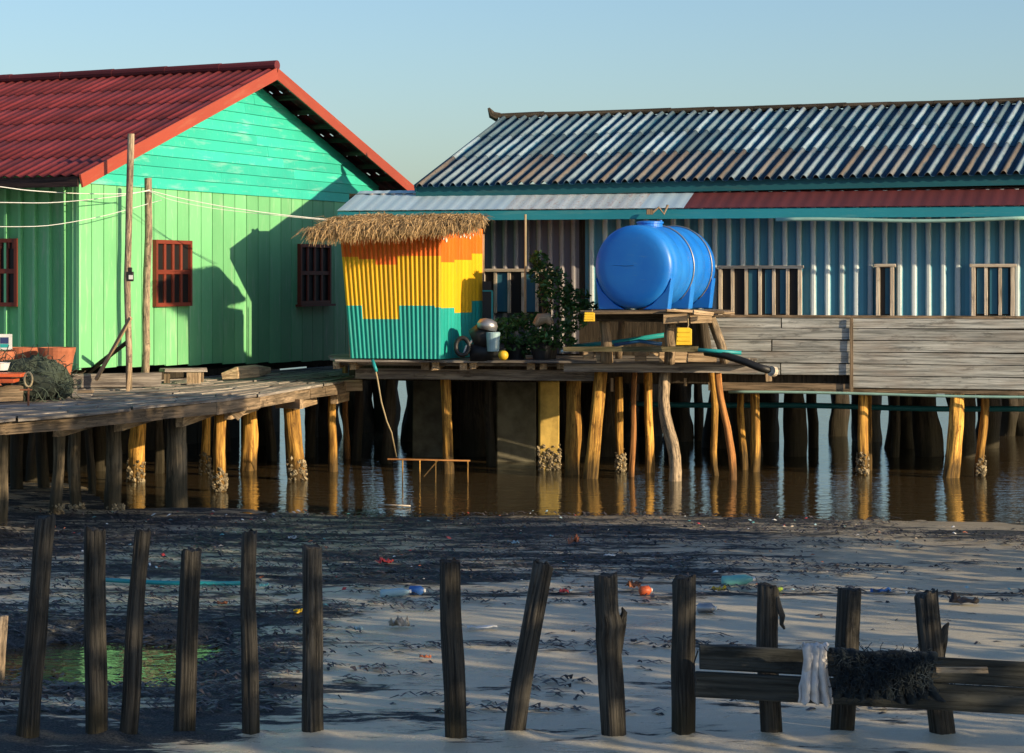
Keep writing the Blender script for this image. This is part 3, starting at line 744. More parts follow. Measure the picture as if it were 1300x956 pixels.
# concrete piers
for (a, b, y0, Zr, mt, lb) in ((684, 710, 488, 27.7, 'concrete', 'concrete pier coloured yellow as if sunlit'), (630, 680, 488, 28.9, 'concdark', 'broad dark grey concrete pier'), (524, 562, 488, 29.6, 'concdark', None)):
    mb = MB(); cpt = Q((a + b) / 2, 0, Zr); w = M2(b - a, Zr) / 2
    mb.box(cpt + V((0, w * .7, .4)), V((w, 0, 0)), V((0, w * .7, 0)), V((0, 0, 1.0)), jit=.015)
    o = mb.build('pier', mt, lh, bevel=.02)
    if lb: tag(o, lb)
    if a == 684:
        ob = MB()
        for i in range(220):
            q = cpt + V((random.uniform(-w, w) * 1.06, random.uniform(-.03, .02), random.betavariate(1.3, 2) * .42 - .02)); 
            if random.random() < .3: q = cpt + V((w * 1.03, random.uniform(0, w), random.betavariate(1.3, 2) * .42 - .02))
            s = random.uniform(.018, .045); nrm = V((random.uniform(-.5, 1), -1, random.uniform(-.3, .8))).normalized()
            u = nrm.cross(V((random.random(), random.random(), random.random()))).normalized(); ww = nrm.cross(u)
            ob.add([q + u * s, q + ww * s * .7, q - u * s, q - ww * s * .7, q + nrm * s * .7, q - nrm * s * .3], [(0, 1, 4), (1, 2, 4), (2, 3, 4), (3, 0, 4), (1, 0, 5), (2, 1, 5), (3, 2, 5), (0, 3, 5)])
        ob.build('oyster_cluster', 'oyster', o)
# pipes slung under the house
def pipe(name, pts, r, mat, label=None, cat='pipe', parent=None, group=None):
    mb = MB(); mb.tube(pts, r, 8); o = mb.build(name, mat, parent, smooth=True)
    if label: tag(o, label, None if parent else cat, group)
    return o
pipe('water_pipe', [wall_p(x, .16) + V((0, 0, 1.275 + .015 * math.sin(x * .013 + 1))) for x in range(925, 1330, 20)], .022, 'palepipe', 'thin pale green water pipe slung along the underside of the boards')
pipe('water_pipe', [wall_p(x, -1.6) + V((0, 0, .98 + .012 * math.sin(x * .02))) for x in range(800, 1330, 30)], .045, 'dteal', 'thick old teal pipe running behind the front stilts')
# light support pole of the awning
mb = MB(); mb.tube([P(667, 420, 27.05), P(667, 272, 27.05)], .018, 8); mb.build('support_pole', 'rope', lh)
mb = MB(); pA = P(838, 265, 26.7)
mb.tube([pA + V((-.12, 0, -.06)), pA + V((-.02, 0, .02)), pA + V((.06, 0, -.08)), pA + V((.12, 0, .06))], .02, 6)
mb.box(pA + V((-.16, 0, -.05)), V((.05, 0, 0)), V((0, .04, 0)), V((0, 0, .04))); mb.build('pipe_bracket', 'beam', lh)

# ------------------------------------------------------------------ painted shack with thatch
sc = P(560, 455, 26.2); sL = P(445, 453, 26.5); sR = P(613, 452, 27.2)
shack = thing('painted_shack', 'little corrugated shack painted orange, yellow and turquoise under thatch', 'hut', V((sc.x, sc.y, 1.84)))
def bands(mb, A, B, lean, ztop, strips, ncell, amp=.016):
    """one wall of corrugated sheets: strips = [(fraction from, to, z of yellow/turquoise edge, z of orange/yellow edge)]"""
    u = (B - A); Lw = u.length; u = u / Lw; u.z = 0; n = V((u.y, -u.x, 0)); n = n if n.y < 0 else -n
    z0 = 1.84; m = 8; tot = ncell * m
    prev = None
    zs_at = []
    for i in range(tot):
        fa, fb = i / tot, (i + 1) / tot; fm = (fa + fb) / 2
        zt_, zo_ = [(s[2], s[3]) for s in strips if s[0] <= fm <= s[1]][0]
        lv = [z0, zt_, zo_, ztop(fm)]
        for b in range(3):
            if lv[b + 1] <= lv[b] + .002: continue
            vs = []
            for (f_, zz) in ((fa, lv[b]), (fb, lv[b]), (fb, lv[b + 1]), (fa, lv[b + 1])):
                h = .5 - .5 * math.cos(2 * math.pi * f_ * ncell)
                off = lean * (zz - z0) * (1 - f_)
                for th in (0, -.006):
                    vs.append(A + u * (f_ * Lw) - u * off * 1 + n * (h * amp + th) + V((0, 0, zz - A.z)))
            mb.add(vs, [(0, 2, 4, 6), (3, 1, 7, 5), (0, 1, 3, 2), (4, 5, 7, 6)], [((v - A).dot(u), 0, v.z) for v in vs], r=int(fm * len(strips) * 2) % 2 * .5 + .2, mi=[0, 1, 2][b])
cm = ['s_turq', 's_yellow', 's_orange']
mb = MB(); zq = lambda y, Z: H - (y - HY) / F * Z * K
bands(mb, sL, sc, .09, lambda f: 3.72, [(0, .17, zq(388, 26.4), zq(326, 26.4)), (.17, .34, zq(405, 26.4), zq(329, 26.4)), (.34, .56, zq(405, 26.4), zq(336, 26.4)), (.56, .94, zq(388, 26.3), zq(325, 26.3)), (.94, 1.0, zq(390, 26.3), zq(325, 26.3))], 22)
mb.build('front_wall', cm, shack)
mb = MB()
bands(mb, sc, sR, 0, lambda f: 3.93 - .1 * f, [(0, .3, zq(391, 26.3), zq(333, 26.3)), (.3, .72, zq(397, 26.7), zq(330, 26.7)), (.72, 1.0, zq(382, 27), zq(322, 27))], 12, amp=.008)
mb.build('side_wall', cm, shack)
mb = MB()
u = (sR - sc); Lw = u.length; u.normalize(); n_ = V((u.y, -u.x, 0))
n_ = n_ if n_.x > 0 else -n_
for (f_, zz, q) in ((.05, 3.72, .03), (.10, 3.64, .035), (.03, 3.66, .02), (.27, 3.7, .015), (.43, 3.7, .02), (.52, 3.72, .028), (.57, 3.7, .022), (.66, 3.69, .026), (.74, 3.73, .018)):
    c = sc + u * (Lw * f_) + n_ * .016; c.z = zz
    mb.tube([c, c + n_ * .004], q, 9)
mb.build('paint_blots', 's_white', shack)
mb = MB()
bk1 = sL + V((.25, 1.35, 0)); bk2 = sR + V((0, .2, 0))
mb.box((sL + bk1) / 2 + V((0, 0, .85)), V((.01, 0, 0)), (bk1 - sL) / 2, V((0, 0, .85)))
for p in (sL + V((.03, .04, 0)), sc + V((-.02, .05, 0)), sR): mb.beam(V((p.x, p.y, 1.85)), V((p.x, p.y, 3.75)), .05, .05, V((1, 0, 0)))
p = P(441, 455, 26.55); mb.beam(V((p.x + .06, p.y, 1.85)), V((p.x - .06, p.y, 3.7)), .05, .05, V((1, 0, 0)))
mb.build('corner_posts', 'beamlit', shack)
# thatch
def th_pt(a, b):   # a across 0..1, b from eave 0 to back 1
    e = P(393, 292, 25.8).lerp(P(607, 282, 25.9), a); k = P(462, 275, 27.35).lerp(P(612, 276, 27.3), a)
    p = e.lerp(k, b); p.z += .05 * math.sin(b * 3.1) + .05 * noise.noise(V((a * 5, b * 3, 2))); return p
mb = MB(); na_, nb_ = 22, 8
vs = [th_pt(i / na_, j / nb_) + V((0, 0, .0)) for j in range(nb_ + 1) for i in range(na_ + 1)]
vs += [p - V((0, 0, .06)) for p in vs]; w_ = na_ + 1; N_ = w_ * (nb_ + 1); fs = []
for j in range(nb_):
    for i in range(na_):
        a = j * w_ + i; fs.append((a, a + 1, a + w_ + 1, a + w_)); fs.append((a + N_ + 1, a + N_, a + w_ + N_, a + w_ + 1 + N_))
for i in range(na_): fs.append((i, i + N_, i + 1 + N_, i + 1)); a = nb_ * w_ + i; fs.append((a + 1, a + 1 + N_, a + N_, a))
for j in range(nb_): a = j * w_; fs.append((a + w_, a + w_ + N_, a + N_, a)); a += na_; fs.append((a, a + N_, a + w_ + N_, a + w_))
mb.add(vs, fs)
th = mb.build('thatch_roof', 'strawdark', shack)
mb = MB()
for i in range(6500):
    a = random.uniform(-.02, 1.02); b = random.random() ** 1.3 * 1.0
    p = th_pt(min(max(a, 0), 1), b) + V(((a - min(max(a, 0), 1)) * 2.4, 0, random.uniform(-.03, .03)))
    L = random.uniform(.13, .38); dr = V((random.gauss(-.25, .45), -1, random.gauss(-.12, .16))).normalized()
    side = V((1, 0, random.uniform(-.6, .6))).normalized() * random.uniform(.003, .0065)
    q1 = p + dr * L * .5 + V((0, 0, .01)); droop = .04 + .06 * (b < .14) * random.random() * 2
    q2 = p + dr * L - V((0, 0, droop))
    mb.add([p - side, p + side, q1 + side, q1 - side, q2 + side * .4, q2 - side * .4], [(0, 1, 2, 3), (3, 2, 4, 5)])
for i in range(1500):      # fringe along the eave and verge
    a = random.random(); p = th_pt(a, 0) + V((0, random.uniform(0, .12), random.uniform(-.08, .03)))
    L = random.uniform(.08, .20); dr = V((random.gauss(-.3, .35), -.5, random.uniform(-1.2, -.3))).normalized()
    side = V((1, 0, 0)) * random.uniform(.003, .006); q1 = p + dr * L * .6; q2 = p + dr * L - V((0, 0, .03))
    mb.add([p - side, p + side, q1 + side, q1 - side, q2 + side * .3, q2 - side * .3], [(0, 1, 2, 3), (3, 2, 4, 5)])
for i in range(420):
    b = random.random(); p = th_pt(0, b) + V((random.uniform(-.03, .05), 0, random.uniform(-.06, .03)))
    L = random.uniform(.10, .32); dr = V((-1, random.gauss(-.4, .3), random.uniform(-.5, .0))).normalized(); side = V((0, 1, .3)) * random.uniform(.003, .007); q1 = p + dr * L * .6; q2 = p + dr * L - V((0, 0, .05))
    mb.add([p - side, p + side, q1 + side, q1 - side, q2 + side * .3, q2 - side * .3], [(0, 1, 2, 3), (3, 2, 4, 5)])
mb.build('straw', 'straw', th)

# ------------------------------------------------------------------ platform under the shack and the tank
ZP_ = 1.82
plat = thing('timber_platform', 'dark timber platform on driven poles under the shack and tank', 'platform', Q(700, 0, 26.6))
def pf(px): return 26.55 - .7 * (px - 425) / 535
mb = MB()
for j in range(9):
    Zf = j * .21; x = 418 + random.uniform(0, 10)
    cuts = [418 + random.uniform(0, 12), random.uniform(560, 640), random.uniform(740, 800), 955 + random.uniform(-5, 8)]
    for q in range(3):
        a = Q(cuts[q], ZP_ - .02, pf(cuts[q]) + Zf); b = Q(cuts[q + 1] - .6, ZP_ - .02, pf(cuts[q + 1]) + Zf)
        mb.beam(a, b, .27, .035 + random.uniform(0, .01), jit=.006)
mb.build('deck', 'deck', plat)
mb = MB()
mb.beam(Q(716, ZP_ - .11, pf(716) + .04), Q(962, ZP_ - .10, pf(962) + .04), .07, .13, jit=.01)
mb.beam(Q(452, ZP_ - .24, pf(452) + .45), Q(760, ZP_ - .25, pf(760) + .4), .09, .16)
mb.beam(Q(432, ZP_ - .07, pf(432) + .3), Q(720, ZP_ - .07, pf(720) + .25), .07, .07)
mb.build('edge_beam', 'deck', plat)
mb = MB()
for px in (427, 448, 540, 553, 588, 600, 674, 690, 712):
    mb = MB(); a = Q(px, ZP_ - .095, pf(px) + .02 + random.uniform(-.05, .12)); mb.beam(a, a + V((.05, 1.9, 0)), random.uniform(.07, .15), random.uniform(.09, .13), jit=.01); mb.build('joist', 'beamlit', plat)

stilt(plat, 566, 569, 1.60, 27.1, 13)
stilt(plat, 729, 727, 1.62, 27.0, 20)
stilt(plat, 762, 751, 1.66, 26.5, 18)
stilt(plat, 786, 788, 1.50, 27.4, 11, oyster=True)
tag(stilt(plat, 806, 803, 1.66, 26.7, 7, 'stiltred'), 'thin reddish pole')
stilt(plat, 823, 824, 1.66, 27.3, 11)
tag(stilt(plat, 845, 856, 1.68, 26.2, 16, 'greypole', wob=.12), 'crooked grey barkless pole')
stilt(plat, 902, 911, 1.66, 26.9, 9, wob=.1)
tag(stilt(plat, 916, 927, 1.66, 26.3, 10, 'stiltred', wob=.1), 'slanting orange-brown pole')
stilt(plat, 620, 622, 1.6, 28.2, 12, 'stiltdark')
stilt(plat, 497, 492, 1.6, 28.6, 14, 'stiltdark')
stilt(plat, 458, 452, 1.55, 29.0, 12, 'stiltdark')
stilt(plat, 437, 441, 1.60, 29.3, 8, 'stiltred')
mb = MB()
for (px, y0, y1, w) in ((756, 478, 497, 6), (777, 480, 497, 5), (870, 480, 490, 4)):
    mb.beam(P(px, y0, 26.6), P(px, y1, 26.6), M2(w, 26), .04, V((1, 0, 0)))
mb.beam(P(975, 472, 26.3), P(976, 484, 26.3), .11, .09, V((1, 0, 0)))
mb.build('hanger_blocks', 'beamlit', plat)

# ------------------------------------------------------------------ tank stand and tank
stand = thing('tank_stand', 'rough timber stand of poles and planks under the blue tank', 'stand', Q(830, ZP_, 26.0))
zt_ = 2.585
mb = MB()
for j in range(8):
    Zf = 25.25 + j * .19; mb.beam(Q(742 + random.uniform(-8, 4), zt_ - .02, Zf), Q(922 + random.uniform(-8, 8), zt_ - .02, Zf), .24, .035, jit=.008)
mb.build('top_planks', 'beam', stand)
mb = MB()
mb.beam(P(842, 404, 25.2), P(872, 403, 25.2), .10, .145, jit=.008); mb.beam(P(876, 404, 25.25), P(903, 403, 25.25), .10, .145, jit=.01)
mb.beam(P(846, 394, 25.1), P(932, 398, 25.3), .08, .04, jit=.008); mb.beam(P(880, 396, 25.0), P(905, 399, 25.1), .06, .05, jit=.01)
mb.build('top_beam', 'beamlit', stand)
mb = MB(); mb.beam(P(740, 403, 25.5), P(842, 404, 25.5), .10, .11); mb.build('cross_beam', 'stiltdark', stand); mb = MB(); mb.beam(P(750, 402, 26.9), P(905, 401, 26.9), .1, .12); mb.build('cross_beam', 'stiltdark', stand)
def pole(name, p0, p1, r, mat, parent, lump=.18, wob=.03):
    mb = MB(); mb.tube(pole_path(p0, p1, wob, 8), [r * (1 + .1 * i / 7) for i in range(8)], 10, lump); return mb.build(name, mat, parent, smooth=True)
pole('leg', P(769, 405, 25.6), Q(769, ZP_, 25.7), .085, 'beam', stand)
pole('leg', P(849, 410, 25.4), Q(851, ZP_, 25.6), .075, 'beam', stand)
pole('leg', P(905, 398, 25.6), Q(921, ZP_, 25.8), .07, 'greypole', stand, wob=.08)
pole('leg', P(891, 405, 26.3), Q(897, ZP_, 26.4), .085, 'stiltdark', stand)
pole('leg', P(790, 405, 26.8), Q(786, ZP_, 26.8), .05, 'beam', stand)
mb = MB()
mb.beam(P(716, 443, 25.6), P(886, 443, 25.3), .09, .07, jit=.012); mb.build('lower_rail', wood('mossy_rail_wood', (.08, .075, .035), (.28, .23, .13)), stand)
for (a, b, y0, y1) in ((740, 754, 446, 455), (757, 778, 447, 460), (806, 820, 447, 458), (823, 836, 448, 452), (838, 872, 447, 460), (873, 909, 448, 460)):
    mb = MB(); mb.box(P((a + b) / 2, (y0 + y1) / 2, 25.75), V((0, .05, 0)), V((0, 0, M2(y1 - y0, 25.7) / 2)), V((M2(b - a, 25.7) / 2, 0, 0)), jit=.012); mb.build('packing_board', 'beamlit', stand)

axis_ = V((.435, .90, 0)).normalized(); tr_ = .625; tc_ = P(803, 339, 25.5); tl_ = 1.86
tank = thing('water_tank', 'big blue plastic water tank lying on its side on the stand', 'water tank', V((tc_.x + .4, tc_.y + .85, tc_.z - tr_)))
prof = [(-.045, .05), (-.044, .25), (-.040, .40), (-.032, .50), (-.01, .575), (.04, .612), (.08, .618), (.13, .600), (.17, .603), (.20, .622)]
x = .20
while x < tl_ - .25:
    prof += [(x + .03, .625), (x + .21, .625), (x + .24, .611), (x + .28, .611)]; x += .31
prof += [(tl_ - .06, .612), (tl_, .58), (tl_ + .05, .5), (tl_ + .09, .3), (tl_ + .1, .05)]
mb = MB(); mb.lathe(tc_, axis_, prof, 56); mb.build('body', 'tank', tank, smooth=True)
side_ = V((axis_.y, -axis_.x, 0))
mb = MB()
for q0, q1 in ((.02, .16), (tl_ * .5 - .08, tl_ * .5 + .08), (tl_ - .16, tl_ - .02)):
    for s in (-1, 1):
        c0 = tc_ + axis_ * q0
        poly = [c0 + side_ * s * .605 + V((0, 0, -.16)), c0 + side_ * s * .55 + V((0, 0, -tr_)), c0 + side_ * s * .15 + V((0, 0, -tr_)), c0 + side_ * s * .3 + V((0, 0, -.545)), c0 + side_ * s * .5 + V((0, 0, -.36))]
        mb = MB(); mb.prism(poly, axis_ * (q1 - q0)); mb.build('moulded_foot', 'tank', tank, bevel=.012)
mb = MB()
for t_ in (tl_ * .46, tl_ * .86):
    pts = [tc_ + axis_ * t_ + (side_ * math.cos(a) + UP * math.sin(a)) * .636 for a in [math.radians(-50 + q * 280 / 36) for q in range(37)]]
    mb.tube(pts, .011, 6)
mb.build('strap', 'strap', tank, smooth=True)
mb = MB(); lc = tc_ + axis_ * tl_ * .36 + V((0, 0, .60)); mb.lathe(lc, UP, [(0, .19), (.05, .19), (.055, .205), (.08, .205), (.09, .15), (.095, .02)], 24)
mb.lathe(lc + V((.16, -.05, .03)), UP, [(0, .02), (.07, .02), (.075, .01)], 10)
mb.build('lid', 'tank', tank, smooth=False)
mb = MB()      # mould seam on the end face
pts = [tc_ - axis_ * .046 + side_ * (x_ * .42) + V((0, 0, .02 + .004 * math.sin(x_ * 9))) for x_ in (-1, -.6, -.2, .1)]
pts = [p + axis_ * (.0 + .012 * (abs((p - tc_).dot(side_)) / .4) ** 2) for p in pts]
mb.tube(pts, .005, 5); mb.build('seam', 'bluepipe', tank)

pipe('drain_pipe', [P(725, 440, 26.6), P(785, 434, 26.4), P(845, 425, 26.2)], .035, 'tealpipe', 'sloping teal pipe lying between the stand legs')
pipe('drain_pipe', [P(780, 438, 26.2), P(812, 433, 26.1), P(840, 437, 26.1)], .028, 'bluepipe', 'short dark blue pipe under the tank stand')
pipe('drain_pipe', [P(712, 446, 25.9), P(737, 444, 25.9)], .022, 'clear', 'short pale blue pipe end beside the plants')
pipe('drain_pipe', [P(886, 444, 25.1), P(912, 446, 25.1), P(941, 448, 25.1)], .028, 'tealpipe', 'short bright teal pipe joined to the mossy rail')
o = thing('hose', 'thick black hose drooping from the stand past the grey boards', 'hose', P(940, 460, 25.0))
pipe('tube', [P(895, 447, 25.2), P(920, 451, 25.1), P(945, 459, 25.0), P(965, 467, 24.9), P(980, 471, 24.9)], .055, 'black', parent=o)
mb = MB(); mb.tube([P(979, 471, 24.86), P(983, 472, 24.9)], .075, 14); mb.build('end_ring', 'cream', o)
# yellow cans
def can(px, py, Z, w, h, label, rope_to):
    c = P(px, py, Z); W, Hh = M2(w, Z) / 2, M2(h, Z) / 2
    o = thing('jerrycan', label, 'jerrycan', c - V((0, 0, Hh)), 'yellow plastic cans hung from the tank stand')
    mb = MB(); mb.prism([c + V((-W, -.05, -Hh)), c + V((W, -.05, -Hh)), c + V((W, -.05, Hh * .8)), c + V((W * .7, -.05, Hh)), c + V((-W * .85, -.05, Hh))], V((0, .12, 0)))
    for q in (-.5, 0, .5): mb.box(c + V((0, -.052, q * Hh)), V((W * .8, 0, 0)), V((0, .006, 0)), V((0, 0, Hh * .08)))
    mb.build('body', 'yellow', o, bevel=.012)
    mb = MB(); mb.tube([c + V((W * .5, 0, Hh)), c + V((W * .6, 0, Hh + .04)), rope_to], .008, 6); mb.build('cord', 'rope', o)
can(868, 427, 25.1, 20, 22, 'square yellow can hung below the lit top beam', P(873, 399, 25.1))
can(748, 402, 25.2, 14, 12, 'small yellow can hung under the left edge of the tank stand', P(748, 392, 25.25))

# ------------------------------------------------------------------ things on the platform
def leaf_cloud(mb, c, rad, n, size=(.03, .07)):
    for _ in range(n):
        while True:
            q = V((random.uniform(-1, 1), random.uniform(-1, 1), random.uniform(-1, 1)))
            if q.length < 1: break
        p = c + V((q.x * rad[0], q.y * rad[1], q.z * rad[2])); s = random.uniform(*size)
        a = V((random.gauss(0, 1), random.gauss(0, 1), random.gauss(0, .6))).normalized(); b = a.cross(V((random.random(), random.random(), random.random()))).normalized()
        mb.add([p - a * s, p + b * s * .42, p + a * s, p - b * s * .42, p + a.cross(b) * s * .08], [(0, 1, 4), (1, 2, 4), (2, 3, 4), (3, 0, 4)])
def plant(label, base, stems, clouds, pot=None, lm='leaf', cat='plant'):
    o = thing('potted_plant', label, cat, base)
    mb = MB()
    for pts in stems: mb.tube(pts, [.014 - .009 * i / (len(pts) - 1) for i in range(len(pts))], 6)
    mb.build('stem', 'stem', o, smooth=True)
    mb = MB()
    for c, rad, n in clouds: leaf_cloud(mb, c, rad, n)
    mb.build('foliage', lm, o)
    if pot: mb = MB(); mb.lathe(base, UP, pot, 20); mb.build('pot', 'black', o, smooth=False)
    return o
pot_p = [(0, .13), (.22, .17), (.24, .185), (.25, .15), (.22, .14)]
b = Q(695, ZP_, 26.7)
plant('tall leafy sapling leaning right beside the blue tank', b, [[b, P(690, 400, 26.6), P(685, 360, 26.6), P(683, 325, 26.6)], [P(690, 400, 26.6), P(705, 372, 26.5), P(722, 360, 26.5), P(738, 378, 26.5)]],
      [(P(684, 330, 26.6), (.15, .15, .14), 110), (P(692, 348, 26.6), (.28, .2, .18), 190), (P(708, 362, 26.5), (.25, .2, .22), 200), (P(728, 378, 26.5), (.26, .2, .16), 200), (P(742, 388, 26.5), (.2, .18, .1), 90), (P(712, 392, 26.6), (.3, .15, .16), 170), (P(693, 375, 26.6), (.16, .2, .2), 110)], pot_p)
b = Q(655, ZP_, 26.55)
plant('low bushy dark plant crowded before the shaded window', b, [[b, P(655, 430, 26.5), P(650, 408, 26.5)]],
      [(P(645, 412, 26.5), (.28, .2, .10), 150), (P(672, 406, 26.6), (.36, .2, .12), 240), (P(660, 432, 26.5), (.38, .2, .26), 420)], pot_p)
b = Q(688, ZP_, 26.35)
plant('low plant with pale patches next to the stand leg', b, [[b, P(692, 430, 26.3), P(700, 412, 26.3)]],
      [(P(690, 430, 26.3), (.25, .18, .2), 200), (P(712, 425, 26.4), (.25, .2, .26), 260), (P(728, 405, 26.4), (.2, .15, .2), 120)], pot_p)
# pale cloth bundle among the plants, yellow sheet
mb = MB(); c = P(690, 408, 26.35); mb.tube([c + V((-.13, 0, -.06)), c + V((-.05, 0, .04)), c + V((.06, 0, .05)), c + V((.14, 0, -.05))], [.05, .09, .085, .04], 10, .5); tag(mb.build('sack', 'beamlit', None, smooth=True), 'small tan sack resting among the plants', 'sack')
# motor pump
pu = thing('boat_engine', 'small boat engine with grey cowl standing beside the painted shack', 'engine', Q(618, ZP_, 26.3))
c = P(618, 430, 26.3)
mb = MB(); mb.tube([c + V((-.22, 0, -.02)), c + V((-.05, 0, .05)), c + V((.12, 0, .02))], [.16, .24, .18], 14, .25); mb.box(c + V((0, 0, -.2)), V((.25, 0, 0)), V((0, .15, 0)), V((0, 0, .12)), jit=.02)
mb.build('crankcase', 'black', pu, smooth=True)
mb = MB(); mb.lathe(P(619, 412, 26.2), V((.2, 0, 1)), [(-.08, .15), (0, .16), (.06, .13), (.09, .05)], 18); mb.build('cowl', 'strap', pu, smooth=True)
mb = MB(); mb.lathe(P(626, 446, 26.15), UP, [(0, .09), (.28, .11), (.29, .10)], 18); mb.build('fuel_drum', 'clear', pu)
mb = MB(); mb.tube([P(600, 432, 26.2), P(592, 440, 26.2), P(588, 452, 26.2)], .02, 8); mb.build('exhaust', 'strap', pu)
mb = MB(); cc = P(587, 440, 26.2); mb.tube([cc + V((math.cos(a) * .10, .02 * math.sin(a), math.sin(a) * .13)) for a in [i * math.pi / 9 for i in range(19)]], .035, 8, caps=False)
tag(mb.build('tyre', 'black', None, smooth=True), 'small black tyre leaning by the turquoise shack base', 'tyre')
mb = MB(); cc = P(639, 451, 26.05); mb.lathe(cc, V((.3, -1, .1)), [(-.07, .02), (-.05, .06), (0, .08), (.05, .06), (.07, .02)], 16); tag(mb.build('float_ball', 'yellow', None, smooth=True), 'yellow net float on the platform edge', 'float')
# narrow turquoise framed board behind the shack
bd = thing('framed_board', 'narrow black board with a turquoise edge behind the shack corner', 'board', Q(619, ZP_, 27.1))
mb = MB(); a = P(618, 388, 27.1); mb.box(a, V((.07, 0, 0)), V((0, .015, 0)), V((0, 0, .38))); mb.build('panel', 'black', bd)
mb = MB(); mb.beam(a + V((.085, -.01, -.4)), a + V((.085, -.01, .22)), .02, .03, V((1, 0, 0))); mb.beam(a + V((-.07, -.01, .23)), a + V((.09, -.01, .23)), .02, .02); mb.build('edging', 'tealpipe', bd)
# hanging rope and wire below the platform
pipe('rope', [P(474, 460, 26.2), P(479, 480, 26.2), P(484, 510, 26.3), P(491, 535, 26.4), P(497, 549, 26.5), P(503, 580, 26.8)], .012, 'rope', 'pale rope dangling from the platform edge into the water', 'rope')
pipe('green_rag', [P(473, 457, 26.15), P(476, 466, 26.1), P(478, 472, 26.1)], .025, 'tealpipe', 'scrap of green plastic tied to the platform edge', 'rag')
# low drying rail standing in the water
fr = thing('bamboo_rack', 'low thin bamboo rail standing in shallow water before the platform', 'rack', Q(540, 0, 26.2))
mb = MB(); mb.tube([P(492, 583, 26.0), P(545, 584, 26.0), P(597, 585, 26.0)], .014, 6); mb.build('rail', 'stiltred', fr)
for px in (511, 533, 553, 594):
    mb = MB(); mb.tube([P(px, 584, 26.0), Q(px, -.3, 26.0)], .010, 6); mb.build('leg', 'stilt', fr)
mb = MB(); mb.tube([P(555, 585, 26.0), P(538, 605, 26.0)], .010, 6); mb.build('brace', 'stilt', fr)

# ------------------------------------------------------------------ boardwalk
zd = 1.45
dock = thing('boardwalk', 'weathered plank boardwalk on round stilts along the green house', 'boardwalk', Q(220, 0, 24))
fpts = [(-120, 18.7), (0, 20.0), (100, 20.9), (200, 22.2), (270, 23.0), (325, 24.1), (390, 26.0), (433, 27.1), (455, 28.6)]
bpts = [(-120, 27.5), (0, 27.6), (90, 27.2), (160, 27.3), (230, 28.0), (300, 29.2), (370, 30.6), (420, 31.8), (462, 31.9)]
def poly_at(pts, s, z):
    q = s * (len(pts) - 1); i = min(int(q), len(pts) - 2); t_ = q - i
    px = pts[i][0] * (1 - t_) + pts[i + 1][0] * t_; Z = pts[i][1] * (1 - t_) + pts[i + 1][1] * t_
    return Q(px, z, Z)
mb = MB(); NR = 24
for j in range(NR):
    cuts = [0]
    while cuts[-1] < 1: cuts.append(min(1, cuts[-1] + random.uniform(.14, .3)))
    for q in range(len(cuts) - 1):
        s0_, s1_ = cuts[q], cuts[q + 1] - .004; zz = zd + random.uniform(-.014, .012); f0 = j / NR; f1 = (j + 1) / NR - .05 / NR * random.uniform(1, 5)
        if j == 0: f0 -= random.uniform(0, .014)
        n = max(2, int((s1_ - s0_) * 12)); vs = []; tcs = []
        for i in range(n + 1):
            s_ = s0_ + (s1_ - s0_) * i / n; A = poly_at(fpts, s_, zz); B = poly_at(bpts, s_, zz)
            wv = .006 * noise.noise(V((s_ * 20, j * 3, 0)))
            for (f_, h_) in ((f0, 0), (f1, 0), (f1, -.035), (f0, -.035)):
                p = A.lerp(B, f_); p.z = zz + h_ + wv; vs.append(p); tcs.append((f_ * 6, h_, s_ * 14))
        fs = [(0, 3, 2, 1)] + [(n * 4, n * 4 + 1, n * 4 + 2, n * 4 + 3)]
        for i in range(n):
            for e in range(4): fs.append((i * 4 + e, i * 4 + (e + 1) % 4, (i + 1) * 4 + (e + 1) % 4, (i + 1) * 4 + e))
        mb.add(vs, fs, tcs)
mb.build('deck', 'deck', dock)
mb = MB()
for i in range(len(fpts) - 1):
    a = poly_at(fpts, i / 8, zd - .12) + V((0, .16, 0)); b_ = poly_at(fpts, (i + 1) / 8, zd - .12) + V((0, .16, 0)); mb.beam(a, b_ + (b_ - a) * .02, .07, .155, jit=.01)
    a = poly_at(fpts, i / 8, zd - .13).lerp(poly_at(bpts, i / 8, zd - .13), .5); b_ = poly_at(fpts, (i + 1) / 8, zd - .13).lerp(poly_at(bpts, (i + 1) / 8, zd - .13), .5); mb.beam(a, b_, .08, .15)
mb.build('edge_beam', 'beam', dock)
mb = MB()
for (px, Z) in ((72, 21.8), (150, 22.6), (228, 23.2), (290, 24.4), (378, 26.3), (424, 27.5)):
    a = Q(px, zd - .28, Z - .35); mb.beam(a, a + V((.12, 5.2 - .01 * px, 0)), .10, .14, jit=.01)
mb.beam(P(424, 490, 27.4), P(460, 489, 27.4), .08, .17); mb.beam(P(352, 512, 25.7), P(383, 513, 25.5), .08, .14); mb.beam(P(285, 506, 23.9), P(309, 526, 23.9), .06, .22)
mb.build('cross_beams', 'beamlit', dock)
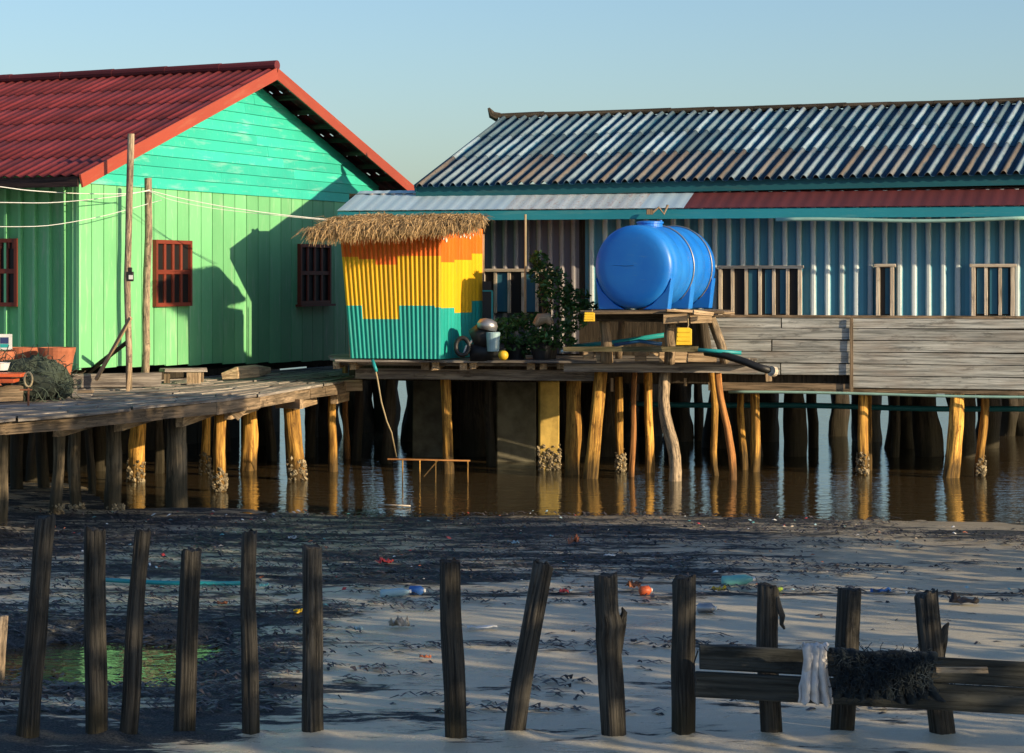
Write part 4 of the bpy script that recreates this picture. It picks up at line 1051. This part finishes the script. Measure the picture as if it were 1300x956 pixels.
for a in ((4, 2, 1.3, 21.0, 15, 'stiltmid', False), (77, 71, 1.3, 22.3, 15, 'stiltmid', .5), (92, 98, 1.3, 22.9, 16, 'stiltmid', .25), (143, 146, 1.3, 22.9, 20, 'stiltmid', .3), (223, 227, 1.3, 23.2, 26, 'stiltmid', False),
          (280, 278, 1.3, 24.9, 18, 'stilt', True), (368, 378, 1.25, 26.3, 22, 'stilt', True), (422, 423, 1.3, 27.4, 11, 'stilt', False), (176, 172, 1.25, 26.1, 20, 'stilt', True), (262, 260, 1.3, 27.0, 12, 'stilt', True),
          (318, 316, 1.3, 27.6, 20, 'stilt', False), (112, 116, 1.3, 24.6, 10, 'stiltdark', False), (52, 55, 1.3, 25.2, 14, 'stiltdark', False), (20, 22, 1.3, 25.0, 16, 'stiltdark', False), (205, 201, 1.3, 27.2, 12, 'stiltdark', False), (340, 345, 1.3, 29, 12, 'stiltdark', False), (398, 394, 1.3, 29.6, 12, 'stiltdark', False)):
    stilt(dock, *a[:6], oyster=a[6] or False)
# ------------------------------------------------------------------ things on the boardwalk
def dk(px, Z, z=zd + .015): return Q(px, z, Z)
def pl(name, p0, p1, w, h, mat, label, cat, group=None):
    mb = MB(); mb.beam(p0, p1, w, h, jit=.012); return tag(mb.build(name, mat, None, bevel=.006), label, cat, group)
pl('timber_baulk', dk(92, 25.2, zd + .12), dk(204, 25.6, zd + .12), .09, .21, 'deck', 'long squared timber lying on the boardwalk behind the poles', 'timber')
pl('timber_baulk', dk(-40, 22.2, zd + .12), dk(27, 22.6, zd + .12), .10, .20, 'beam', 'short squared timber under the red crate lids', 'timber')
pl('timber_baulk', dk(84, 26.0, zd + .16), dk(110, 26.1, zd + .16), .14, .26, 'stiltdark', 'stubby dark timber block at the house corner', 'timber')
# thin pole with lamp
tp = thing('thin_pole', 'tall thin grey-brown pole holding a lamp before the green wall', 'pole', dk(165, 24.9))
pole('shaft', dk(161, 24.9), P(168, 170, 24.9), M2(8, 24.9) / 2, 'greypole', tp, .15, .05)
mb = MB(); c = P(162, 492, 24.8); mb.beam(c - V((0, 0, .1)), c + V((.04, 0, .35)), .04, .04, V((1, 0, 0))); mb.build('splint', 'beamlit', tp)
lp = thing('lamp', 'small black floodlight strapped to the thin pole', 'lamp', P(165, 352, 24.8))
mb = MB(); c = P(165, 351, 24.75); mb.box(c, V((.05, 0, 0)), V((0, .04, 0)), V((0, 0, .07))); mb.box(c + V((0, 0, .10)), V((.03, 0, 0)), V((0, .03, 0)), V((0, 0, .03))); mb.build('housing', 'black', lp, bevel=.01)
mb = MB(); mb.box(c + V((.02, -.044, -.01)), V((.03, 0, 0)), V((0, .005, 0)), V((0, 0, .03))); mb.build('lens', 'white', lp)
mb = MB(); mb.tube(pole_path(dk(182, 26.0), P(189, 300, 26.0), .05, 9) + [P(188, 226, 26.0)], [M2(10, 26) / 2] * 9 + [M2(9, 26) / 2], 12, .2)
tag(mb.build('thick_pole', 'greypole', None, smooth=True), 'thick crooked bare pole with wires tied near its top', 'pole')
mb = MB(); mb.beam(P(122, 482, 25.2), P(166, 403, 24.75), .035, .05); tag(mb.build('stick', 'beamlit', None), 'pale slat leaning against the thin pole', 'stick')
mb = MB(); mb.tube([P(88, 492, 26.0), P(128, 460, 25.6), P(162, 434, 25.1)], .035, 7, .2); tag(mb.build('stick', 'stiltdark', None), 'dark branch slanting behind the pale slat', 'stick')
# bench like crate
cr = thing('bench', 'low wooden bench on the boardwalk under the gable wall', 'bench', dk(232, 26.4))
mb = MB(); mb.beam(P(206, 470, 26.3), P(259, 469, 26.5), .32, .05, jit=.01); mb.build('seat', 'deck', cr)
for (px, Z, w) in ((212, 26.3, .08), (246, 26.2, .20), (255, 26.6, .08)):
    mb = MB(); a = P(px, 473, Z); mb.beam(a, V((a.x, a.y, zd + .02)), w, .08, V((0, 1, 0))); mb.build('leg', 'beamlit' if w > .1 else 'beam', cr)
mb = MB(); a = dk(318, 26.6, zd + .09); mb.tube([dk(282, 27.4, zd + .06), dk(300, 27.4, zd + .10), dk(325, 27.6, zd + .12), dk(342, 28.4, zd + .10)], [.06, .11, .10, .05], 8, .3, squash=.6)
tag(mb.build('driftwood_slab', 'beamlit', None), 'flat bark slab lying on the sunlit boardwalk', 'wood')
# clay pots
def claypot(px, py, Z, r, label, lab=False):
    c = dk(px, Z); h = z_at(c, py) - c.z
    mb = MB(); mb.lathe(c, UP, [(0, r * .55), (.02, r * .6), (h * .45, r * .82), (h * .8, r * .96), (h * .93, r * 1.06), (h, r * 1.08), (h, r * .93), (h * .8, r * .86), (h * .5, r * .7), (.05, r * .5)], 26, lump=.02)
    tag(mb.build('clay_pot', 'terra', None, smooth=False), label, 'pot', 'clay pots by the green house')
claypot(72, 441, 24.6, .25, 'wide clay pot standing next to the house corner')
claypot(28, 441, 24.9, .22, 'clay pot half hidden behind the net heap')
claypot(-4, 446, 24.4, .24, 'red clay basin cut by the picture edge below the white sign')
# net heap
mb = MB(); cs = [(28, 476, 23.2, .30, .22), (52, 480, 23.2, .34, .27), (70, 487, 23.4, .22, .22), (14, 468, 23.4, .24, .12), (42, 492, 22.8, .3, .18), (80, 495, 23.2, .12, .10)]
for (px, py, Z, rx, rz) in cs:
    c = P(px, py, Z); m_, n2 = 10, 18; vs = []
    for i in range(m_ + 1):
        for j in range(n2):
            th_ = math.pi * i / m_; ph = 2 * math.pi * j / n2; dd = V((math.sin(th_) * math.cos(ph), math.sin(th_) * math.sin(ph), math.cos(th_)))
            k_ = 1 + .35 * noise.noise(dd * 2.2 + V((px, 0, 0))) + .15 * noise.noise(dd * 6 + V((px, 0, 0)))
            q = c + V((dd.x * rx, dd.y * .3, dd.z * rz)) * k_; q.z = max(q.z, zd + .01); vs.append(q)
    mb.add(vs, [(i * n2 + j, i * n2 + (j + 1) % n2, (i + 1) * n2 + (j + 1) % n2, (i + 1) * n2 + j) for i in range(m_) for j in range(n2)])
def tangle(mb, cs, N, r, steps=6, step=.06):
    for _ in range(N):
        (px, py, Z, rx, rz) = random.choice(cs); c = P(px, py, Z)
        a, b_ = random.uniform(0, 6.28), random.uniform(-.6, 1.2); p = c + V((math.cos(a) * math.cos(b_) * rx, -abs(math.sin(a)) * math.cos(b_) * .33, math.sin(b_) * rz)) * 1.05
        dr = V((random.gauss(0, 1), random.gauss(0, .4), random.gauss(0, .8))).normalized(); pts = [p]
        for _k in range(steps):
            dr = (dr + V((random.gauss(0, .45), random.gauss(0, .3), random.gauss(-.1, .45)))).normalized(); q = pts[-1] + dr * step
            q.z = max(q.z, zd + .01); pts.append(q)
        mb.tube(pts, r, 3, caps=False)
tangle(mb, cs, 420, .005, 5, .05)
tag(mb.build('fishing_net', 'net', None), 'heap of dark green fishing net on the boardwalk before the clay pots', 'net')
# orange lids, tub, sign, hook
def slab(name, px, py, Z, w, h, dp, mat, label, cat, group=None):
    mb = MB(); mb.box(P(px, py, Z), V((0, dp / 2, 0)), V((0, 0, h / 2)), V((w / 2, 0, 0)), jit=.006); return tag(mb.build(name, mat, None, bevel=.01), label, cat, group)
slab('crate_lid', 10, 476, 22.5, .42, .05, .35, 'orange', 'upper orange crate lid stacked beside the net', 'crate lid')
slab('crate_lid', 4, 483, 22.45, .36, .05, .35, 'orange', 'lower orange crate lid resting on the short timber', 'crate lid')
mb = MB(); mb.lathe(P(0, 470, 22.7), UP, [(0, .10), (.09, .13), (.10, .14), (.10, .12), (.03, .09)], 20); tag(mb.build('tub', 'white', None), 'white tub on top of the orange lids', 'tub')
sg = thing('sign', 'small white square sign with dark blue print above the basin', 'sign', P(5, 446, 24.6))
c = P(5, 434, 24.6); mb = MB(); mb.box(c, V((.115, 0, 0)), V((0, .012, 0)), V((0, 0, .11))); mb.build('board', 'white', sg)
mb = MB(); mb.box(c + V((.01, -.014, .02)), V((.06, 0, 0)), V((0, .003, 0)), V((0, 0, .045))); mb.build('dark_print', 'paperb', sg)
mb = MB(); mb.box(c + V((.01, -.014, -.055)), V((.06, 0, 0)), V((0, .003, 0)), V((0, 0, .025))); mb.build('teal_print', 'papert', sg)
hk = thing('net_float_stand', 'small rusty hook stand with a cork ring before the net', 'stand', dk(36, 21.8))
mb = MB(); c = dk(36, 21.8); mb.tube([c, c + V((0, 0, .22))], .014, 8); mb.box(c + V((-.03, 0, .20)), V((.07, 0, 0)), V((0, .04, 0)), V((0, 0, .008))); mb.build('post', 'rust', hk)
mb = MB(); mb.tube([c + V((0, 0, .33)) + V((math.cos(a) * .05, 0, math.sin(a) * .09)) for a in [i * math.pi / 8 for i in range(17)]], .012, 6, caps=False); mb.build('ring', 'rope', hk)
slab('board_scrap', 109, 497, 23.0, .20, .05, .14, 'beamlit', 'pale scrap of board lying beside the net heap', 'board')

# wires
def wire(pts, label, r=.007, mat='wire'):
    P_ = [P(*p) for p in pts]; out = []
    for i in range(len(P_) - 1):
        for q in range(4): out.append(P_[i].lerp(P_[i + 1], q / 4))
    out.append(P_[-1]); out2 = out[:]
    for _ in range(2): out2 = [out2[0]] + [(out2[i - 1] + out2[i] * 2 + out2[i + 1]) / 4 for i in range(1, len(out2) - 1)] + [out2[-1]]
    mb = MB(); mb.tube(out2, r, 6); tag(mb.build('wire', mat, None, smooth=True), label, 'wire', 'wires strung from the thick pole')
wire([(-30, 233, 23.5), (0, 237, 24), (35, 242, 24.5), (100, 246, 25), (160, 246.5, 25.7), (190, 242, 25.9)], 'topmost white wire reaching the pole from the roof side')
wire([(-30, 257, 23.5), (0, 257, 24), (60, 258, 24.5), (110, 254, 25), (160, 248, 25.7), (190, 241, 25.9)], 'second white wire below the topmost on the shaded wall')
wire([(-30, 286, 23.5), (0, 288, 24), (60, 287.5, 24.5), (130, 275, 25.2), (180, 261, 25.8), (205, 254, 26.3)], 'lowest slack white wire crossing the shaded wall', .0055)
wire([(190, 242, 25.9), (225, 251, 26.2), (280, 262, 26.5), (350, 272, 26.9), (430, 280, 27.4)], 'white wire running from the thick pole to the thatch')
wire([(190, 243, 25.9), (215, 254, 26.1), (270, 265, 26.5), (325, 271, 26.8), (430, 281, 27.5)], 'thin slack wire just under the one to the thatch', .0045)

# ------------------------------------------------------------------ foreground posts, rail, rag and net
posts = [(58, 657, 40, 27, 'tall grey post leaning right at the far left of the row'), (120, 673, 121, 28, 'straight post with pale streaks beside the leaning tall one'),
         (180, 675, 166, 23, 'slim post leaning right, third in the row'), (242, 699, 237, 27, 'shorter flat-topped post between two slimmer taller ones'),
         (316, 676, 318, 22, 'slender upright post with a split dark head'), (396, 695, 397, 27, 'grooved post with a deep split down its middle'),
         (571, 713, 576, 29, 'thick upright post standing alone by the bare sand'), (689, 716, 664, 27, 'knobbly post leaning clearly to the right'),
         (770, 731, 776, 33, 'stout post with a broken knot on its right shoulder'), (868, 734, 867, 31, 'stout grey post just left of the rail end'),
         (974, 744, 977, 27, 'short post with a dark strip dangling from it'), (1080, 749, 1072, 32, 'broad brown post behind the white rag'),
         (1176, 754, 1188, 32, 'ragged post with a splintered stub on its right')]
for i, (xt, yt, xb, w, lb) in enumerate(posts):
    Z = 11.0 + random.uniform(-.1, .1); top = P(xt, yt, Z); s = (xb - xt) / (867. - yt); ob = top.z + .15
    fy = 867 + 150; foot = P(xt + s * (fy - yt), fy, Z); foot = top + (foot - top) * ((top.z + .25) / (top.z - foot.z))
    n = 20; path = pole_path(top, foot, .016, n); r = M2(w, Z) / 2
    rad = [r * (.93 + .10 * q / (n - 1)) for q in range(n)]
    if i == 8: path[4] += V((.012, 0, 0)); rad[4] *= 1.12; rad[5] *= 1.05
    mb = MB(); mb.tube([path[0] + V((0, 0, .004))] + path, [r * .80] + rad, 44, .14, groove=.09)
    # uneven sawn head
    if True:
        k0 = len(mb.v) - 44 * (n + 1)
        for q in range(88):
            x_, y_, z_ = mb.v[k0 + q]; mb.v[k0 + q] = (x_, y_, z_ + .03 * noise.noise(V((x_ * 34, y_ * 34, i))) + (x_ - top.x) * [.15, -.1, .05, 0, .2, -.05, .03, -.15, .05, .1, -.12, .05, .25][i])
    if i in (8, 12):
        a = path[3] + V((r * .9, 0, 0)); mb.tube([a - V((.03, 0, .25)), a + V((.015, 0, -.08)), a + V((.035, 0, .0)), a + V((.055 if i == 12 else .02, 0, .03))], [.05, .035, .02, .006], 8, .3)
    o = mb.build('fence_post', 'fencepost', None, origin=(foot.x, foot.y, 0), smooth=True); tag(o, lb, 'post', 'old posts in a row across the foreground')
mb = MB(); a = P(987, 758, 10.85); mb.tube([a, a + V((.01, 0, -.06)), a + V((.03, 0, -.12)), a + V((.025, 0, -.17)), a + V((.045, 0, -.2))], [.012, .018, .02, .014, .008], 6, .3); tag(mb.build('dangling_strip', 'black', None), 'dark torn strip hanging on the short post', 'strip')
mb = MB(); mb.tube([P(2, 782, 12.6), P(-2, 830, 12.6), P(-4, 900, 12.6)], .05, 12, .15); tag(mb.build('stake', 'greypole', None, smooth=True), 'short pale stake at the left picture edge in the pool', 'stake')
rail = thing('plank_rail', 'dark rough plank rail nailed across the lower right posts', 'rail', P(1090, 910, 10.6))
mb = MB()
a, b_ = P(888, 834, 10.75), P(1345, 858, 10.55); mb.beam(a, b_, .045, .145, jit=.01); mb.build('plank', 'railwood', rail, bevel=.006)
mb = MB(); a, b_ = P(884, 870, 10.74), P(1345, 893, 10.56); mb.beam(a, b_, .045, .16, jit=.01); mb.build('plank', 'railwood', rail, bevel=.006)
mb = MB(); mb.beam(P(1188, 851, 10.45), P(1254, 851, 10.45), .03, .035, jit=.003); mb.build('batten', 'greypole', rail)
mb = MB(); mb.tube([P(886, 826, 10.6), P(880, 845, 10.62), P(884, 868, 10.6)], .005, 5); mb.build('binding_wire', 'black', rail)
# rag draped over the rail
def drape(px0, px1, y_top, y_bot, Z, folds, mat, name, label, cat, seed, thick=.012, amp=.03):
    nx, ny = 60, 40; vs = []
    top0, top1 = P(px0, y_top, Z), P(px1, y_top + (px1 - px0) * .05, Z)
    zb = P(px0, y_bot, Z).z
    for j in range(ny + 1):
        v_ = j / ny
        for i in range(nx + 1):
            u_ = i / nx; p = top0.lerp(top1, u_); h_ = top0.z - zb
            edge = h_ * (1 + .18 * noise.noise(V((u_ * 4, seed, 0))))
            f_ = math.sin(u_ * folds * 6.28 + 2.5 * noise.noise(V((u_ * 3, v_ * 1.2, seed)))) * amp * (.3 + v_)
            nar = (u_ - .5) * (1 + .25 * v_ + .15 * math.sin(v_ * 5 + seed)) + .5; p = top0.lerp(top1, nar)
            if v_ < .12: a = v_ / .12 * math.pi / 2; y_ = p.y + .07 * math.cos(a) - .03; z_ = p.z - .03 + .035 * math.sin(a)
            else: y_ = p.y - .035; z_ = p.z - (v_ - .12) / .88 * edge
            z_ += .012 * noise.noise(V((u_ * 12, v_ * 8, seed)))
            vs.append(V((p.x + .01 * noise.noise(V((v_ * 6, u_ * 5, seed))), y_ + f_ - amp * .5 + amp * 1.1 * noise.noise(V((u_ * 6, v_ * 5, seed + 4))), z_ + .02 * noise.noise(V((u_ * 5, v_ * 3, seed + 9))))))
    mb = MB(); w = nx + 1; mb.add(vs, [(j * w + i, j * w + i + 1, (j + 1) * w + i + 1, (j + 1) * w + i) for j in range(ny) for i in range(nx)], r=.5)
    o = mb.build(name, mat, None, smooth=True); m_ = o.modifiers.new('thick', 'SOLIDIFY'); m_.thickness = thick
    return tag(o, label, cat)
drape(1018, 1050, 819, 890, 10.5, 3.5, 'cloth', 'rag', 'crumpled white rag draped over the plank rail', 'rag', 3, amp=.022)
o = drape(1062, 1180, 825, 884, 10.5, 9, 'bluenet', 'old_net', 'dark blue-black net hanging over the rail beside the white rag', 'net', 8, amp=.02)
mb = MB()
for _ in range(500):
    p = P(random.uniform(1060, 1182), random.uniform(828, 882), 10.42); pts = [p]; dr = V((random.gauss(0, 1), 0, random.gauss(0, 1))).normalized()
    for _k in range(5):
        dr = (dr + V((random.gauss(0, .6), random.gauss(0, .2), random.gauss(0, .6)))).normalized(); pts.append(pts[-1] + dr * .018)
    mb.tube(pts, .0025, 3, caps=False)
c_ = mb.build('net_mesh', 'bluenet', o) if False else None
mbn = mb; mbn.build('net_strands', 'bluenet', o)

# ------------------------------------------------------------------ litter on the beach
def gbase(px, py): p = ground_at(px, py); p.z = max(p.z, 0) + .01; return p
def bottle(px, py, L, r, mat, label, ang=0., capm='white'):
    p = gbase(px, py) + V((0, 0, r)); a = V((math.cos(ang), math.sin(ang), .05)).normalized(); o = thing('plastic_bottle', label, 'bottle', p - V((0, 0, r)))
    mb = MB(); mb.lathe(p - a * L / 2, a, [(0, r * .6), (.01, r), (L * .3, r * .95), (L * .35, r), (L * .7, r), (L * .85, r * .5), (L * .9, r * .35)], 14); mb.build('body', mat, o, smooth=True)
    mb = MB(); mb.lathe(p + a * L * .4, a, [(0, r * .42), (L * .07, r * .42)], 10); mb.build('cap', capm, o)
def scrap(px, py, w, l, mat, label, cat='wrapper', hgt=.03, name='wrapper'):
    w *= .75; l *= .75; p = gbase(px, py); mb = MB(); nx = ny = 7; vs = []; sd = random.uniform(0, 99); an = random.uniform(-.4, .4)
    for j in range(ny + 1):
        for i in range(nx + 1):
            x_, y_ = (i / nx - .5) * w, (j / ny - .5) * l; z_ = abs(noise.noise(V((i * .6 + sd, j * .6, 0)))) * hgt * 2 + .008
            vs.append(p + V((x_ * math.cos(an) - y_ * math.sin(an), x_ * math.sin(an) + y_ * math.cos(an), z_ + .004)))
    mb.add(vs, [(j * 8 + i, j * 8 + i + 1, j * 8 + i + 9, j * 8 + i + 8) for j in range(ny) for i in range(nx)])
    o = mb.build(name, mat, None, smooth=True); m_ = o.modifiers.new('t', 'SOLIDIFY'); m_.thickness = .004
    tag(o, label, cat)
bottle(503, 759, .30, .04, 'clear', 'pale blue plastic bottle in the weed right of the grooved post', .2)
bottle(530, 757, .16, .045, 'bluep', 'dark blue bottle touching the pale blue one', -.3)
bottle(938, 744, .34, .05, 'aqua', 'aqua bottle lying left of the short post', .1)
bottle(898, 780, .18, .045, 'strap', 'crushed grey drink can on the sand beyond the stout grey post', -.4)
bottle(820, 757, .13, .045, 'orange', 'orange can in the debris right of the knotted post', .3)
bottle(990, 752, .12, .02, 'ltgreen', 'small green bottle poking out behind the short post', .9)
scrap(507, 798, .22, .16, 'cream', 'cream foam cup half on the bare sand', 'cup', .08, 'foam_cup')
scrap(612, 800, .34, .08, 'white', 'long white foam strip right of the lone thick post', 'foam', .02, 'foam_strip')
scrap(455, 803, .09, .05, 'clear', 'pale blue scrap on the sand beside the grooved post')
scrap(804, 748, .16, .2, 'rust', 'rust-brown wrapper right of the broken knot post', hgt=.06)
scrap(716, 755, .12, .12, 'red', 'red scrap in the dark weed beyond the leaning knobbly post')
scrap(488, 717, .20, .2, 'red', 'red and crumpled wrapper in the far dark weed band', hgt=.05)
scrap(728, 692, .16, .2, 'terra', 'pinkish cup-shaped scrap in the weed near the water', hgt=.08)
scrap(774, 708, .16, .1, 'white', 'bright white scrap far out in the dark weed', hgt=.02)
scrap(912, 752, .18, .12, 'yellow', 'yellow and orange wrapper touching the aqua bottle', hgt=.03)
scrap(380, 781, .12, .12, 'yellow', 'yellow wrapper left of the grooved post', hgt=.04)
scrap(282, 770, .12, .08, 'rust', 'brown leaf-like scrap by the shorter flat-topped post')
scrap(335, 747, .12, .1, 'aqua', 'teal scrap beside the slender split post')
scrap(1118, 754, .26, .12, 'bluep', 'light blue bag in the debris right of the broad post', hgt=.03)
scrap(1224, 768, .34, .2, 'weed', 'dark brown rubbish right of the ragged post', 'debris', .06, 'debris_piece')
scrap(372, 686, .12, .12, 'white', 'white scrap near the waterline beyond the slender post')
scrap(652, 692, .14, .14, 'clear', 'pale scrap out in the weed beyond the thick lone post')
scrap(540, 838, .12, .07, 'terra', 'small tan shell on the near sand', 'shell', .02, 'shell')
pipe('blue_pipe', [gbase(x, y) + V((0, 0, .03)) for (x, y) in ((128, 741), (160, 743), (200, 745), (240, 746), (306, 746))], .022, 'tealpipe', 'thin turquoise pipe lying across the sand behind the left posts')
pipe('stick', [gbase(480, 649) + V((0, 0, .01)), gbase(521, 650) + V((0, 0, .01))], .012, 'cream', 'pale stick floating at the waterline', 'stick')
# scattered small bright bits, too many to count
mb = MB()
for i in range(330):
    px = random.uniform(20, 1290); py = 652 + random.random() ** 1.4 * 130; p = ground_at(px, py)
    if weed_density(p.x, p.y) < .3 or random.random() > weed_density(p.x, p.y): continue
    s = random.uniform(.010, .032); z_ = max(p.z, 0) + .035
    a = random.uniform(0, 6.28); u_ = V((math.cos(a), math.sin(a), random.uniform(-.4, .4))) * s; w_ = V((-math.sin(a), math.cos(a), random.uniform(-.4, .4))) * s * random.uniform(.3, .9); c = V((p.x, p.y, z_))
    mb.add([c - u_ - w_, c + u_ - w_, c + u_ + w_, c - u_ + w_, c + V((0, 0, s * .5))], [(0, 1, 4), (1, 2, 4), (2, 3, 4), (3, 0, 4)], mi=random.choice([0, 0, 1, 2, 3, 4, 5]))
o = mb.build('litter', ['white', 'clear', 'terra', 'cream', 'red', 'aqua'], None); tag(o, 'tiny bright plastic bits strewn through the dark weed', 'litter', kind='stuff')

# ------------------------------------------------------------------ unseen trees added out of frame to cast shade on the beach
EL_S = math.radians(15.0); sh = V((.837, -.548, 0)).normalized(); bd_ = V((sh.y, -sh.x, 0)); bd_ = bd_ if bd_.y < 0 else -bd_
def edge_pt(X, Zo, X2): return V((X2, Zo * K + (X2 - X) * sh.y / sh.x, 0))
Pe = edge_pt(-4.3, 24.2, 9.6)
tlab = ['unseen broad tree added to shade the beach, nearest the water', 'second unseen tree added to shade the beach', 'third unseen tree added to shade the beach', 'fourth unseen tree added to shade the beach', 'fifth unseen tree added to shade the beach, nearest the camera']
for i in range(5):
    c = Pe + V((0, -2.5 - 4.3 * i, 0)) + sh * random.uniform(0, .8); c.z = ground_z(c.x, c.y)
    o = thing('added_shade_tree', tlab[i], 'tree', c, 'unseen trees added to shade the beach')
    mb = MB(); mb.tube(pole_path(c - V((0, 0, .3)), c + V((0, 0, 4.5)), .3, 9), [.2 - .014 * q for q in range(9)], 10, .2)
    for q in range(7):
        a = random.uniform(0, 6.28); z_ = random.uniform(1.2, 4); p = c + V((0, 0, z_)); mb.tube([p, p + V((math.cos(a) * .8, math.sin(a) * .8, .5)), p + V((math.cos(a) * 1.6, math.sin(a) * 1.6, 1.3))], [.07, .05, .02], 6)
    mb.build('trunk', 'stem', o, smooth=True)
    mb = MB()
    for q in range(5200 if i == 0 else 2300):
        t_ = random.uniform(-2.1, 2.1); z_ = random.uniform(.2, 6.3 + .25 * noise.noise(V((i, t_, 0))))
        if i == 0 and t_ < -2.0: continue
        if random.random() > (.45 if z_ < 2.2 else 1.0): continue
        p = c + bd_ * t_ + sh * random.gauss(0, .7) + V((0, 0, z_)); s_ = random.uniform(.10, .24)
        a = V((random.gauss(0, 1), random.gauss(0, 1), random.gauss(0, .7))).normalized(); b_ = a.cross(V((random.random(), random.random(), random.random()))).normalized()
        mb.add([p - a * s_, p + b_ * s_ * .5, p + a * s_, p - b_ * s_ * .5, p + a.cross(b_) * s_ * .15], [(0, 1, 4), (1, 2, 4), (2, 3, 4), (3, 0, 4)])
    mb.build('crown', 'leaf', o)

# ------------------------------------------------------------------ light, sky, camera
w = bpy.data.worlds.new('World'); S.world = w; w.use_nodes = True
nt = w.node_tree; sky = nt.nodes.new('ShaderNodeTexSky'); sky.sky_type = 'NISHITA'; sky.sun_disc = False
sky.sun_elevation = EL_S; sky.sun_rotation = math.atan2(sh.x, sh.y); sky.altitude = 0; sky.air_density = 1.0; sky.dust_density = 1.2; sky.ozone_density = 2.0
bg = nt.nodes['Background']; tint = nt.nodes.new('ShaderNodeMix'); tint.data_type = 'RGBA'; tint.blend_type = 'MULTIPLY'; tint.inputs[0].default_value = 1
tint.inputs[7].default_value = (.95, 1.06, 1.20, 1); nt.links.new(sky.outputs[0], tint.inputs[6]); nt.links.new(tint.outputs[2], bg.inputs[0]); bg.inputs[1].default_value = .108
sd = V((sh.x * math.cos(EL_S), sh.y * math.cos(EL_S), math.sin(EL_S)))
L = bpy.data.lights.new('sun', 'SUN'); L.energy = 4.8; L.angle = math.radians(.5); L.color = (1, .79, .50)
lo = bpy.data.objects.new('sun', L); COL.objects.link(lo); lo.rotation_euler = sd.to_track_quat('Z', 'Y').to_euler(); lo.location = (20, -10, 20)
cam = bpy.data.cameras.new('camera'); co = bpy.data.objects.new('camera', cam); COL.objects.link(co)
co.location = (0, 0, H); co.rotation_euler = (math.radians(90), 0, 0); cam.sensor_width = 36; cam.lens = 36 * F / 1300
cam.shift_y = -(478 - HY) / 1300; cam.clip_end = 5000; cam.clip_start = .1
S.camera = co
S.view_settings.view_transform = 'Standard'; S.view_settings.look = 'None'; S.view_settings.exposure = .46; S.view_settings.gamma = 1
S.cycles.use_denoising = True; S.cycles.max_bounces = 8; S.cycles.transparent_max_bounces = 16
S.cycles.sample_clamp_indirect = 6
